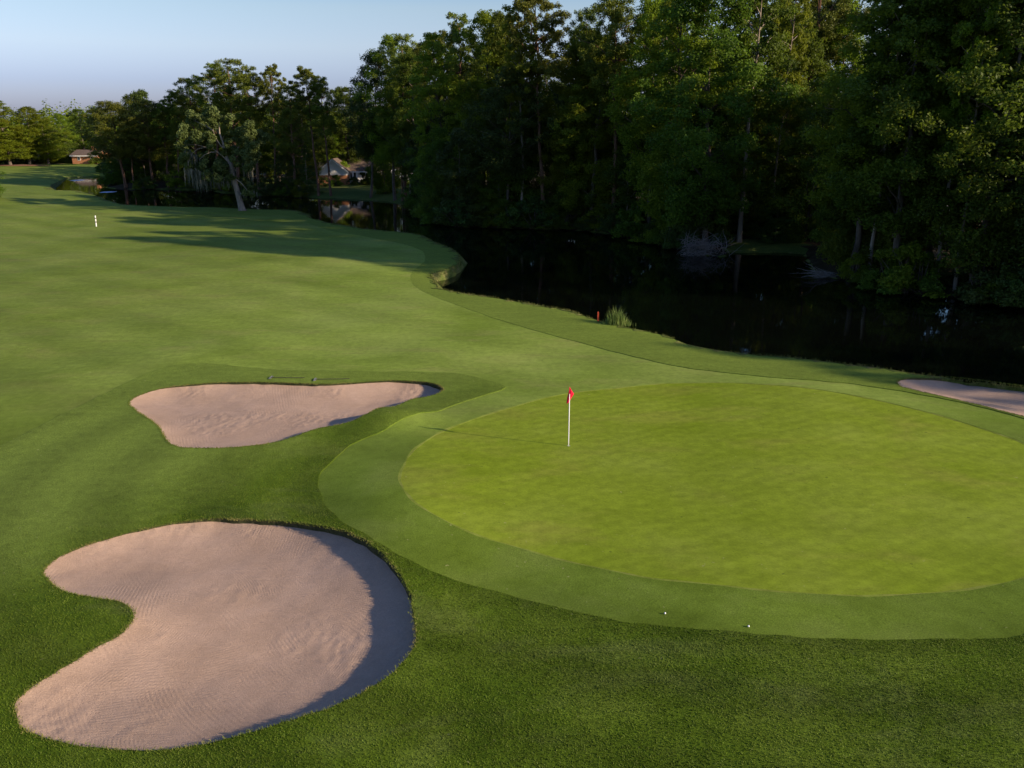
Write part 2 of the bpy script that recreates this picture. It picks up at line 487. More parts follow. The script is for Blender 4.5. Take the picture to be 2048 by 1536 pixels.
M_LEAF_M = leaf_mat("mossy_tree_leaves", (0.056, 0.092, 0.024), (0.086, 0.136, 0.034), (0.122, 0.180, 0.050), 0.35)
M_MOSS = leaf_mat("hanging_moss", (0.085, 0.090, 0.060), (0.12, 0.125, 0.085), (0.17, 0.17, 0.12), 0.3, 3)
M_BARK = simple("grey_bark", (0.105, 0.085, 0.065), 0.95, 0.45, 5, 0.1, 1.0, 0.03, stretch=(1, 1, 0.25))
M_BARK_P = simple("pine_bark", (0.13, 0.075, 0.048), 0.95, 0.45, 5, 0.1, 1.0, 0.03, stretch=(1, 1, 0.3))
M_BARK_W = simple("pale_bark", (0.24, 0.20, 0.155), 0.95, 0.35, 4, 0.1, 1.0, 0.02, stretch=(1, 1, 0.3))
M_DEAD = simple("bleached_deadwood", (0.20, 0.18, 0.16), 0.95, 0.3, 6, 0.1, 0.6, 0.01)
M_WHITE = simple("white_paint", (0.78, 0.77, 0.72), 0.45, 0.05, 6, 0.4)
M_BLACK = simple("black_paint", (0.02, 0.02, 0.02), 0.5, 0.1, 6, 0.4)
M_RED = simple("red_paint", (0.40, 0.06, 0.02), 0.5, 0.1, 8, 0.4)
M_BRICK = simple("orange_brick", (0.38, 0.17, 0.08), 0.9, 0.25, 5, 0.2)
M_ROOF = simple("brown_shingles", (0.115, 0.085, 0.065), 0.95, 0.3, 2.5, 0.2, 0.6, 0.03)
M_GLASSD = simple("dark_window_glass", (0.02, 0.022, 0.028), 0.1, 0.1, 3, 0.5)
M_BALL = simple("ball_cover", (0.82, 0.82, 0.80), 0.3, 0.03, 20, 0.5)
M_HOLE = simple("hole_liner", (0.55, 0.55, 0.50), 0.6, 0.1, 8, 0.3)
M_STRAW = simple("pine_straw", (0.20, 0.11, 0.06), 0.95, 0.4, 3, 0.1, 1, 0.05)
M_FLAG, nt, b = mat("red_flag_cloth")
pos = nd(nt, "ShaderNodeTexCoord").outputs["Object"]
nt.links.new(ramp(nt, noise(nt, pos, 9, 2), [(0.3, (0.60, 0.006, 0.035)), (0.7, (0.72, 0.010, 0.055))]), b.inputs["Base Color"])
b.inputs["Roughness"].default_value = 0.7

# ---------------------------------------------------------------- outlines, traced once and laid on the ground
near_shore = px_poly([(101, 369), (109, 379), (159, 381), (190, 389), (216, 399), (241, 407), (290, 410), (376, 413), (478, 416),
                      (581, 419), (612, 427), (625, 436), (660, 445), (700, 451), (760, 459), (840, 468), (868, 482), (905, 497),
                      (921, 510), (915, 525), (885, 540), (862, 547), (871, 561), (882, 575), (942, 586), (1001, 595), (1045, 602),
                      (1089, 610), (1140, 619), (1178, 632), (1237, 648), (1295, 660), (1334, 669), (1373, 685), (1432, 697),
                      (1500, 706), (1560, 710), (1655, 721), (1774, 736), (1870, 749), (2048, 771)])
near_shore += [(26, 33), (34, 30.5), (46, 28), (70, 24), (110, 18), (200, 0)]
far_shore_px = [(135, 356), (190, 353), (212, 355), (218, 368), (228, 377), (342, 379), (393, 381), (478, 387), (581, 394), (700, 398), (760, 402),
                (820, 412), (846, 428), (870, 445), (905, 452), (1000, 456), (1100, 458), (1200, 465), (1300, 482), (1360, 503), (1440, 514),
                (1468, 505), (1530, 506), (1600, 507), (1620, 525), (1640, 548), (1720, 567), (1800, 584), (1900, 594), (2048, 614)]
far_shore = px_poly(far_shore_px, WATER_Z)
far_shore += [(45, 47.5), (60, 43.5), (80, 38), (120, 30), (200, 20)]
ns = catmull(near_shore, False, 0.3); fs_ = catmull(far_shore, False, 0.5)
# ragged turf edge along the near bank
jit = rng.normal(0, 1, len(ns)); jit = (jit + np.roll(jit, 1) + np.roll(jit, 2)) / 3
dpt = np.clip(ns[:, 1] * 0.002, 0.04, 0.25)
ns[3:-5, 1] += (jit * dpt * 1.6)[3:-5]
fs_[3:-5, 1] += rng.normal(0, .35, len(fs_))[3:-5]
WATER = np.vstack([ns, fs_[::-1]])

green_px = [(803, 965), (810, 928), (835, 895), (880, 866), (950, 838), (1040, 810), (1130, 788), (1200, 780), (1324, 768), (1448, 766), (1573, 772),
            (1697, 789), (1821, 816), (1925, 845), (2007, 872), (2048, 888), (2130, 930), (2200, 985), (2215, 1040), (2170, 1100), (2048, 1153),
            (1904, 1180), (1738, 1189), (1573, 1182), (1407, 1166), (1283, 1151), (1200, 1135), (1130, 1119), (1053, 1098), (960, 1070), (880, 1034), (829, 1000)]
fair_px = [(-260, 372), (-60, 372), (50, 384), (150, 398), (220, 412), (300, 420), (500, 428), (590, 434), (640, 455), (740, 475), (830, 495), (850, 520), (822, 545), (828, 570),
           (870, 594), (935, 617), (1000, 640), (1080, 664), (1160, 685), (1200, 697), (1241, 707), (1324, 727), (1407, 741), (1531, 754), (1655, 764), (1700, 768), (1751, 775), (1802, 783),
           (1853, 792), (1904, 801.5), (1955, 813), (2006, 826), (2048, 838), (2200, 880), (2340, 950), (2400, 1040), (2350, 1140), (2200, 1225), (2048, 1270),
           (1900, 1280), (1700, 1279), (1550, 1272), (1415, 1260), (1278, 1249), (1193, 1233), (1108, 1215), (1039, 1198), (971, 1178), (885, 1151), (800, 1113), (727, 1068), (683, 1044),
           (657, 1019), (638, 985), (639, 953), (668, 921), (705, 891), (771, 860), (859, 825), (947, 797), (1004, 780), (1004, 770), (947, 754), (903, 747), (815, 744),
           (650, 742), (560, 740), (480, 734), (410, 727), (350, 731), (290, 749), (200, 792), (100, 842), (0, 892), (-260, 990)]
big_px = [(90, 1152), (96, 1132), (120, 1114), (160, 1097), (211, 1079), (308, 1055), (375, 1043), (439, 1039), (549, 1044), (637, 1052), (712, 1073), (760, 1105), (800, 1149), (822, 1198), (830, 1255),
          (822, 1303), (778, 1352), (703, 1398), (593, 1439), (483, 1472), (374, 1496), (264, 1503), (154, 1492), (88, 1477), (44, 1455), (29, 1422), (44, 1391),
          (110, 1347), (189, 1299), (246, 1266), (268, 1236), (259, 1215), (222, 1202), (167, 1193), (119, 1178)]
small_px = [(259, 808), (267, 797), (288, 788), (332, 776), (420, 767), (508, 765), (639, 769), (727, 765), (793, 762), (859, 766), (885, 777), (878, 787), (850, 795), (815, 803),
            (736, 827), (639, 858), (582, 877), (530, 889), (442, 897), (363, 896), (336, 883), (319, 856), (301, 841), (276, 824)]
right_px = [(1796, 764), (1810, 758), (1844, 755), (1895, 755), (1930, 758), (2048, 773), (2150, 786), (2250, 812), (2290, 845), (2230, 872), (2130, 855), (2030, 829), (1955, 810), (1887, 794), (1830, 781), (1802, 774)]
G = catmull(px_poly(green_px), True, 0.25)
_t = np.roll(G, -1, 0) - np.roll(G, 1, 0); _t /= np.linalg.norm(_t, axis=1)[:, None]
_n = np.stack([_t[:, 1], -_t[:, 0]], 1)
if ((G - G.mean(0)) * _n).sum() < 0: _n = -_n
G2 = G + _n * (0.07 + 0.03 * np.sin(np.arange(len(G)) * .7))[:, None]
FW = catmull(px_poly(fair_px), True, 0.3)
B1 = catmull(px_poly(big_px), True, 0.10)
B2 = catmull(px_poly(small_px), True, 0.12, 0.2)
B3 = catmull(px_poly(right_px), True, 0.14, 0.25)
for B in (B1, B2, B3):
    j = rng.normal(0, 0.014, B.shape); B += (j + np.roll(j, 1, 0)) / 1.4
BUNK = [B1, B2, B3]
for L, a in ((G, 0.008), (FW, 0.02)):
    j = rng.normal(0, a, L.shape); L += (j + np.roll(j, 1, 0))
# fringe reaches a few metres round the green
gd = G.mean(0)
# lawn beyond the pond
LAWN1 = np.array(px_poly([(330, 381), (480, 388), (600, 396), (720, 400), (800, 408), (850, 428), (905, 410), (900, 375), (860, 362), (700, 360), (560, 362), (420, 364), (330, 366)]))
LAWN2 = np.array(px_poly([(1455, 506), (1610, 508), (1612, 484), (1455, 484)], -0.3))
LEFTCOURSE = np.array(px_poly([(-400, 372), (60, 372), (101, 371), (135, 355), (222, 355), (225, 333), (160, 328), (0, 334), (-400, 338)]))


def bunker_drop(x, y, B):
    """height of the sand below the surrounding turf"""
    n = len(B); nxt = np.roll(B, -1, 0); prv = np.roll(B, 1, 0)
    t = nxt - prv; t /= np.linalg.norm(t, axis=1)[:, None] + 1e-9
    area = 0.5 * np.sum(B[:, 0] * nxt[:, 1] - nxt[:, 0] * B[:, 1])
    nr = np.stack([t[:, 1], -t[:, 0]], 1) * (1 if area > 0 else -1)
    lip = 0.025 + 0.19 * np.clip((nr @ np.array([0.92, 0.30]) + 0.42) / 1.30, 0, 1) ** 1.2
    x = np.asarray(x, float); y = np.asarray(y, float)
    D2 = (x[:, None] - B[None, ::2, 0]) ** 2 + (y[:, None] - B[None, ::2, 1]) ** 2 + 0.002
    W = D2 ** -1.6
    L = (W * lip[None, ::2]).sum(1) / W.sum(1)
    d = dist_to(x, y, B)
    d = np.where(d < 0.03, 0, d)
    und = (0.009 * np.sin(x * 2.3 + 1.2 * np.sin(y * 1.4)) * np.sin(y * 1.9 + x * .6) + 0.005 * np.sin(x * 5.1 + y * 2.2) * np.sin(y * 4.3 - x * 3.1)) * np.clip(d / .6, 0, 1)
    return L + 0.36 * (1 - np.exp(-d / 1.0)) + und, d


def ground_z(x, y):
    """full ground height including pond bed and shores (no bunkers)"""
    x = np.asarray(x, float); y = np.asarray(y, float)
    z = hb(x, y)
    inw = inside(x, y, WATER)
    dn = dist_to(x, y, ns, False); df = dist_to(x, y, fs_, False)
    # far side: low bank that climbs gently
    isfar = (df < dn)
    zfar = WATER_Z + 0.12 + 0.75 * (1 - np.exp(-df / 3.0)) + 0.3 * np.clip(df / 60, 0, 1) + 0.3 * z
    znear = z - 0.10 * np.exp(-dn / 0.8)
    land = np.where(isfar, zfar, znear)
    bed = np.where(isfar, WATER_Z - 0.15 - 0.9 * (1 - np.exp(-df / 1.5)), -0.10 + z - 1.3 * np.clip(dn / 0.55, 0, 1) - 0.6 * np.clip(dn / 3, 0, 1))
    return np.where(inw, bed, land)


# ---------------------------------------------------------------- the ground, one triangulation split by surface
def build_ground():
    pts = []
    Y = 6.0
    while Y < 330:
        s = max(0.26, Y * 0.0135)
        hw = 0.66 * Y + 14
        xs = np.arange(-hw, hw, s)
        pts.append(np.stack([xs + rng.uniform(-.25, .25, len(xs)) * s, Y + rng.uniform(-.25, .25, len(xs)) * s], 1))
        Y += s
    P = np.vstack(pts)
    # coarse surroundings, out to the horizon and behind the camera
    cx, cy = np.meshgrid(np.arange(-400, 401, 9.0), np.arange(-80, 520, 9.0))
    C = np.stack([cx.ravel(), cy.ravel()], 1) + rng.uniform(-1, 1, (cx.size, 2))
    C = C[~((C[:, 1] > 6) & (C[:, 1] < 330) & (np.abs(C[:, 0]) < 0.66 * C[:, 1] + 14))]
    R = []
    for r in (700, 1200, 2200, 4500):
        for k in range(28):
            R.append((r * math.cos(2 * math.pi * k / 28), r * math.sin(2 * math.pi * k / 28) + 100))
    P = np.vstack([P, C, np.array(R)])
    # remove grid points too near a traced outline
    lines = [(WATER, 0.35), (G, 0.18), (FW, 0.14), (B1, 0.08), (B2, 0.09), (B3, 0.10)]
    for L, r in lines:
        d = dist_to(P[:, 0], P[:, 1], L)
        P = P[d > np.maximum(r, P[:, 1] * 0.004)]
    P = P[~(inside(P[:, 0], P[:, 1], B1) | inside(P[:, 0], P[:, 1], B2) | inside(P[:, 0], P[:, 1], B3))]
    for B, s in ((B1, 0.14), (B2, 0.17), (B3, 0.2)):
        gx, gy = np.meshgrid(np.arange(B[:, 0].min(), B[:, 0].max(), s), np.arange(B[:, 1].min(), B[:, 1].max(), s))
        q = np.stack([gx.ravel(), gy.ravel()], 1) + rng.uniform(-.3, .3, (gx.size, 2)) * s
        q = q[inside(q[:, 0], q[:, 1], B)]
        q = q[dist_to(q[:, 0], q[:, 1], B) > s * 0.5]
        P = np.vstack([P, q])
    verts = [Vector(p) for p in P]; edges = []
    for L in (WATER, G, G2, FW, B1, B2, B3):
        b0 = len(verts); verts += [Vector(p) for p in L]
        edges += [(b0 + i, b0 + (i + 1) % len(L)) for i in range(len(L))]
    ov, oe, of, _, _, _ = delaunay_2d_cdt(verts, edges, [], 0, 1e-4)
    V = np.array([(v.x, v.y) for v in ov]); T = np.array([f for f in of if len(f) == 3], np.int32)
    cen = V[T].mean(1); x, y = cen[:, 0], cen[:, 1]
    zone = np.zeros(len(T), int)                         # 0 rough
    lit = dist_to(x, y, fs_, False); dn = dist_to(x, y, ns, False)
    inw = inside(x, y, WATER)
    far_side = (lit < dn) & ~inw
    zone[far_side] = 4                                    # woodland floor
    zone[inside(x, y, LAWN1) & ~inw] = 5
    zone[inside(x, y, LAWN2) & ~inw] = 5
    zone[inside(x, y, LEFTCOURSE) & ~inw] = 1
    zone[(~far_side) & (~inw) & (dn < np.maximum(0.22, y * .004)) & (y < 160)] = 6
    zone[inw] = 6
    fw = inside(x, y, FW) & ~inw
    zone[fw] = 1
    gdist = dist_to(x, y, G)
    zone[inside(x, y, G)] = 3
    zone[inside(x, y, G2) & (zone != 3)] = 7
    fr = fw & (gdist < 3.2) & (zone != 3) & (zone != 7) & (y < 34)
    for k, B in enumerate(BUNK): zone[inside(x, y, B)] = 10 + k
    Z = ground_z(V[:, 0], V[:, 1])
    off = {0: 0.026, 7: -0.006, 1: 0.0, 2: 0.0, 3: -0.012, 4: 0.035, 5: 0.035, 6: 0.035}
    names = {1: ("fairway", [M_FAIR]), 3: ("putting_green", [M_GREEN]), 7: ("green_collar", [M_COLLAR]),
             0: ("rough", [M_ROUGH, M_SOIL]), 2: ("fringe", [M_FRINGE]), 4: ("woodland_ground", [M_LITTER]), 5: ("lawn", [M_LAWN]),
             6: ("pond_bank", [M_BANK]), 10: ("bunker_sand", [M_SAND]), 11: ("bunker_sand", [M_SAND]), 12: ("bunker_sand", [M_SAND])}
    zz = {}
    for zn in names:
        q = Z + off.get(zn, 0) * (np.clip((58 - V[:, 1]) / 22, 0.12, 1) if zn == 0 else 1)
        if zn >= 10:
            idx = np.unique(T[zone == zn]); dr, _ = bunker_drop(V[idx, 0], V[idx, 1], BUNK[zn - 10])
            q = Z.copy(); q[idx] = Z[idx] + 0.035 - dr
        zz[zn] = q
    # steps between neighbouring surfaces
    em = {}
    walls = {zn: [] for zn in names}
    for ti, t in enumerate(T):
        z0 = zone[ti]
        for a, b_ in ((t[0], t[1]), (t[1], t[2]), (t[2], t[0])):
            k = (a, b_) if a < b_ else (b_, a)
            if k in em:
                z1 = em[k]
                if z1 != z0:
                    ha, hb_ = zz[z0][k[0]], zz[z1][k[0]]
                    if abs(ha - hb_) > 1e-4:
                        up, lo = (z0, z1) if ha > hb_ else (z1, z0)
                        walls[up].append((k[0], k[1], lo))
            else:
                em[k] = z0
    for zn, (nm, ms) in names.items():
        sel = T[zone == zn]
        if len(sel) == 0: continue
        used, inv = np.unique(sel, return_inverse=True)
        vv = np.stack([V[used, 0], V[used, 1], zz[zn][used]], 1)
        ff = inv.reshape(-1, 3)
        # orient upward
        a, b_, c = vv[ff[:, 0]], vv[ff[:, 1]], vv[ff[:, 2]]
        cr = np.cross(b_ - a, c - a)[:, 2]
        ff[cr < 0] = ff[cr < 0][:, ::-1]
        me = np_mesh(nm, vv, ff, ms, smooth=True)
        w = walls[zn]
        if w:   # append the riser faces
            import bmesh
            bm = bmesh.new(); bm.from_mesh(me)
            mi = 1 if len(ms) > 1 else 0
            for p, q, lo in w:
                vs = [bm.verts.new((V[p][0], V[p][1], zz[zn][p])), bm.verts.new((V[q][0], V[q][1], zz[zn][q])),
                      bm.verts.new((V[q][0], V[q][1], zz[lo][q] - 0.002)), bm.verts.new((V[p][0], V[p][1], zz[lo][p] - 0.002))]
                f = bm.faces.new(vs); f.material_index = mi if lo >= 10 else 0
            bm.to_mesh(me); bm.free()
        o = link(nm, me); tag(o, kind="structure")


build_ground()

# water sheet
Wp = [(v[0], v[1]) for v in WATER]
big = np.array([(-160, 60), (-160, 260), (40, 260), (220, 80), (220, -10), (60, 20), (20, 30), (-20, 55)], float)
g = Geo()
g.add([(-150, 90, WATER_Z), (-150, 250, WATER_Z), (230, 250, WATER_Z), (230, -5, WATER_Z), (-8, 33, WATER_Z)], [(0, 4, 3, 2, 1)])
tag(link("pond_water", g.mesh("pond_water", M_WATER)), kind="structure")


# ---------------------------------------------------------------- foliage
def leaf_quads(cent, nrm, size, aspect, r):
    """quads centred at cent with normals nrm"""
    n = len(cent)
    nrm = nrm / (np.linalg.norm(nrm, axis=1)[:, None] + 1e-9)
    rv = r.normal(size=(n, 3)); a = np.cross(nrm, rv); a /= np.linalg.norm(a, axis=1)[:, None] + 1e-9
    b_ = np.cross(nrm, a)
    s = size * r.uniform(0.6, 1.3, n)[:, None]
    a = a * s; b_ = b_ * s * aspect
    V = np.stack([cent - a, cent - b_ * 0.9 , cent + a, cent + b_], 1).reshape(-1, 3)
    Fq = np.arange(n * 4).reshape(n, 4)
    return V, Fq


def bez(p0, p1, sag, n, r, wob=0.12):
    p0, p1 = np.array(p0, float), np.array(p1, float)
    L = np.linalg.norm(p1 - p0); out = []
    w = r.normal(0, wob * L * 0.3, (n, 3)); w[0] = 0; w[-1] = 0
    for i in range(n):
        t = i / (n - 1)
        out.append(p0 + (p1 - p0) * t + np.array([0, 0, sag * L * 4 * t * (1 - t)]) + w[i] * (t * (1 - t) * 4))
    return out


def make_tree(seed, h, base, rad, nclump, nleaf, lsize, aspect=0.6, kind='broad', bark=M_BARK, leaf=M_LEAF, tr=None, lean=0.0, gap=0.3, clr=(0.16, 0.34)):
    r = np.random.default_rng(seed)
    if kind != 'shrub': nclump = int(nclump * 1.9); nleaf = int(nleaf * 1.9); lsize *= 0.74; clr = (clr[0] * .72, clr[1] * .80)
    tr = tr or h * 0.0095 + 0.02
    top = np.array([lean * h + r.normal(0, .03) * h, r.normal(0, .03) * h, h * 0.93])
    k = 9
    tp = [np.array([0, 0, -0.35])] + [top * (i / (k - 1)) + (r.normal(0, 0.0045 * h, 3) * [1, 1, 0] if 0 < i < k - 1 else 0) for i in range(k)]
    tg = Geo()
    tg.tube(tp, [tr * 1.5] + [max(0.03, tr * (1.15 if i == 0 else 1 - 0.85 * i / (k - 1))) for i in range(k)], 8)
    def trunk_at(z):
        t = np.clip(z / (h * 0.93), 0, 1) * (k - 1); i = min(int(t), k - 2)
        return tp[i + 1] * (1 - (t - i)) + tp[i + 2] * (t - i)
    ch = h * (1 - base)
    ph = r.uniform(0, 6.28, 6)
    def env(t, th):
        lob = 1 + 0.22 * math.sin(2 * th + ph[0] + 3 * t) + 0.18 * math.sin(3 * th + ph[1] - 5 * t) + 0.16 * math.sin(9 * t + ph[2])
        if kind == 'pine': prof = (0.55 + 0.45 * math.sin(math.pi * min(1, t * 1.15))) * (1 if t < .85 else 0.75)
        elif kind == 'cone': prof = 1.05 * (1 - t) ** 0.8 + 0.08
        elif kind == 'low': prof = 0.75 + 0.35 * math.sin(math.pi * t) - 0.55 * t ** 3
        elif kind == 'shrub': prof = math.sqrt(max(0.05, 1 - (t * 1.0) ** 2))
        else: prof = 0.35 + 0.75 * math.sin(math.pi * min(1, t * 0.95 + 0.05)) ** 0.8 - 0.15 * t
        return max(0.1, prof * lob) * rad
    cen = []; crad = []
    for i in range(nclump):
        t = r.uniform(0, 1) ** (0.85 if kind in ('broad', 'pine') else 1.1)
        th = r.uniform(0, 6.283)
        rr = env(t, th) * r.uniform(0.08, 1) ** 0.55
        z = h * base + ch * t * 0.96
        a = trunk_at(min(z, h * .93))
        cr = rad * r.uniform(*clr) * (1.0 - 0.35 * t)
        if kind == 'pine': cr *= 0.85
        cen.append(np.array([a[0] + rr * math.cos(th), a[1] + rr * math.sin(th), z])); crad.append(cr)
    cen = np.array(cen); crad = np.array(crad)
    # limbs reach for some of the clumps
    order = r.permutation(nclump)[: (26 if kind in ('broad', 'pine') else 14)]
    if kind != 'shrub':
        for i in order:
            c = cen[i]; d = math.hypot(c[0], c[1])
            zs = max(h * base * 0.85, c[2] - d * r.uniform(0.35, 0.9))
            s0 = trunk_at(zs); lr = tr * 0.34 * (1 - 0.6 * zs / h) + 0.02
            pp = bez(s0, c, 0.04, 5, r)
            tg.tube(pp, [lr, lr * .8, lr * .6, lr * .4, 0.012], 5, False)
    else:
        for i in order:
            tg.tube(bez((r.normal(0, .1), r.normal(0, .1), -0.2), cen[i], 0.05, 4, r), [0.05, .04, .03, .012], 5, False)
    w = crad ** 2; cnt = np.maximum(12, (nleaf * w / w.sum()).astype(int))
    idx = np.repeat(np.arange(nclump), cnt); n = len(idx)
    dirs = r.normal(size=(n, 3)); dirs /= np.linalg.norm(dirs, axis=1)[:, None]
    rad_l = crad[idx] * r.uniform(0, 1, n) ** 0.42
    sq = 0.78 if kind == 'pine' else (0.45 if kind == 'cone' else 0.75)
    off = dirs * rad_l[:, None] * [1, 1, sq]
    # lumpy edge of every clump
    lump = 1 + 0.35 * np.sin(dirs[:, 0] * 5 + idx) * np.sin(dirs[:, 1] * 6 + idx * 2.0) 
    pt = cen[idx] + off * lump[:, None]
    if kind == 'low': pt[:, 2] -= 0.10 * (off[:, 0] ** 2 + off[:, 1] ** 2)
    pt[:, 2] = np.maximum(pt[:, 2], 0.1)
    outw = pt - np.array([0, 0, h * (base + 1) / 2]); outw /= np.linalg.norm(outw, axis=1)[:, None] + 1e-6
    if kind == 'pine':
        nr = r.normal(size=(n, 3)) + dirs * 0.3 + [0, 0, 0.3]
    else:
        nr = r.normal(size=(n, 3)) * 0.75 + dirs * 0.6 + outw * 0.3 + [0, 0, 0.45]
    V, Fq = leaf_quads(pt, nr, lsize, aspect, r)
    cm = np_mesh("crown", V, Fq, [leaf])
    tm = tg.mesh("trunk", bark, True)
    return tm, cm, h


PROTO = {
    'broad': [make_tree(11, 24, 0.10, 5.0, 150, 27000, 0.16), make_tree(12, 24, 0.16, 4.6, 130, 24000, 0.16, leaf=M_LEAF),
              make_tree(13, 24, 0.30, 5.2, 120, 22000, 0.165, leaf=M_LEAF_D)],
    'spring': [make_tree(21, 24, 0.24, 4.6, 110, 19000, 0.155, leaf=M_LEAF_Y), make_tree(22, 24, 0.08, 4.2, 140, 21000, 0.155, leaf=M_LEAF_Y)],
    'pale': [make_tree(31, 24, 0.50, 3.6, 60, 9000, 0.16, leaf=M_LEAF, bark=M_BARK_W, tr=0.24), make_tree(32, 24, 0.42, 3.4, 60, 8500, 0.16, leaf=M_LEAF_Y, bark=M_BARK_W, tr=0.2)],
    'pine': [make_tree(41, 25, 0.52, 3.9, 92, 17000, 0.19, 0.30, 'pine', M_BARK_P, M_NEEDLE, 0.28), make_tree(42, 25, 0.60, 3.6, 74, 14500, 0.19, 0.30, 'pine', M_BARK_P, M_NEEDLE, 0.25, 0.02),
             make_tree(43, 25, 0.38, 4.3, 110, 20000, 0.19, 0.30, 'pine', M_BARK_P, M_NEEDLE, 0.30, -0.02)],
    'round': [make_tree(44, 22, 0.34, 6.2, 170, 30000, 0.19, 0.35, 'pine', M_BARK_P, M_NEEDLE, 0.30, 0.0, clr=(0.16, 0.30))],
    'low': [make_tree(51, 12, 0.02, 3.9, 110, 19000, 0.13, 0.6, 'low', M_BARK, M_LEAF, 0.11), make_tree(52, 12, 0.00, 3.6, 100, 17000, 0.13, 0.6, 'low', M_BARK, M_LEAF_D, 0.11),
            make_tree(53, 12, 0.02, 4.0, 105, 17000, 0.13, 0.6, 'low', M_BARK, M_LEAF, 0.10, 0.06)],
    'cone': [make_tree(61, 14, 0.02, 3.3, 110, 15000, 0.125, 0.4, 'cone', M_BARK, M_LEAF, 0.13), make_tree(62, 14, 0.03, 2.9, 100, 14000, 0.125, 0.4, 'cone', M_BARK_W, M_LEAF_D, 0.12)],
    'shrub': [make_tree(71, 3.4, 0.0, 2.6, 34, 6500, 0.115, 0.6, 'shrub', M_BARK, M_LEAF_D), make_tree(72, 3.4, 0.0, 2.4, 34, 6000, 0.115, 0.6, 'shrub', M_BARK, M_LEAF),
              make_tree(73, 3.4, 0.0, 2.5, 30, 5000, 0.115, 0.5, 'shrub', M_BARK, M_LEAF_Y)],
}
NAME = {'broad': ('broadleaf_tree', 'tree'), 'spring': ('broadleaf_tree', 'tree'), 'pale': ('pale_trunk_tree', 'tree'), 'pine': ('pine_tree', 'pine'), 'round': ('pine_tree', 'pine'),
        'low': ('understory_tree', 'tree'), 'cone': ('cypress_tree', 'tree'), 'shrub': ('shrub', 'shrub')}
R2 = random.Random(5)
placed = []


def plant(kind, x, y, h, label, group=None, var=None, wide=1.0, rz=None):
    ps = PROTO[kind]; p = ps[R2.randrange(len(ps)) if var is None else var % len(ps)]
    s = h / p[2]
    z = float(ground_z([x], [y])[0])
    e = bpy.data.objects.new(NAME[kind][0], None); COL.objects.link(e)
    e.empty_display_size = 0.5
    e.location = (x, y, max(z, WATER_Z - 0.2)); e.rotation_euler = (0, 0, R2.uniform(0, 6.28) if rz is None else rz)
    ws = s ** 0.6 * wide
    if kind in ('shrub',): ws = s * wide
    e.scale = (ws, ws, s)
    for nm, me in (("trunk", p[0]), ("crown", p[1])):
        o = bpy.data.objects.new(nm, me); COL.objects.link(o); o.parent = e
    tag(e, label, NAME[kind][1], group)
    placed.append((x, y))
    return e


def plant_px(kind, u, vb, vt, label, group=None, var=None, wide=1.0, rz=None, dz=-0.1):
    if 218 < u < 2100 and vb > 365 and kind != 'shrub': dz = WATER_Z + 0.3
    x, y = unproj(u, vb, dz)
    k = math.hypot(x, y)
    for _ in range(30):
        if vb < 460 and u < 200: break
        if not inside(np.array([x]), np.array([y]), WATER)[0] and dist_to(np.array([x]), np.array([y]), fs_, False)[0] > 0.9: break
        x += x / k * .4; y += y / k * .4
    h = z_at(y, vt) - dz
    return plant(kind, x, y, h, label, group, var, wide, rz)


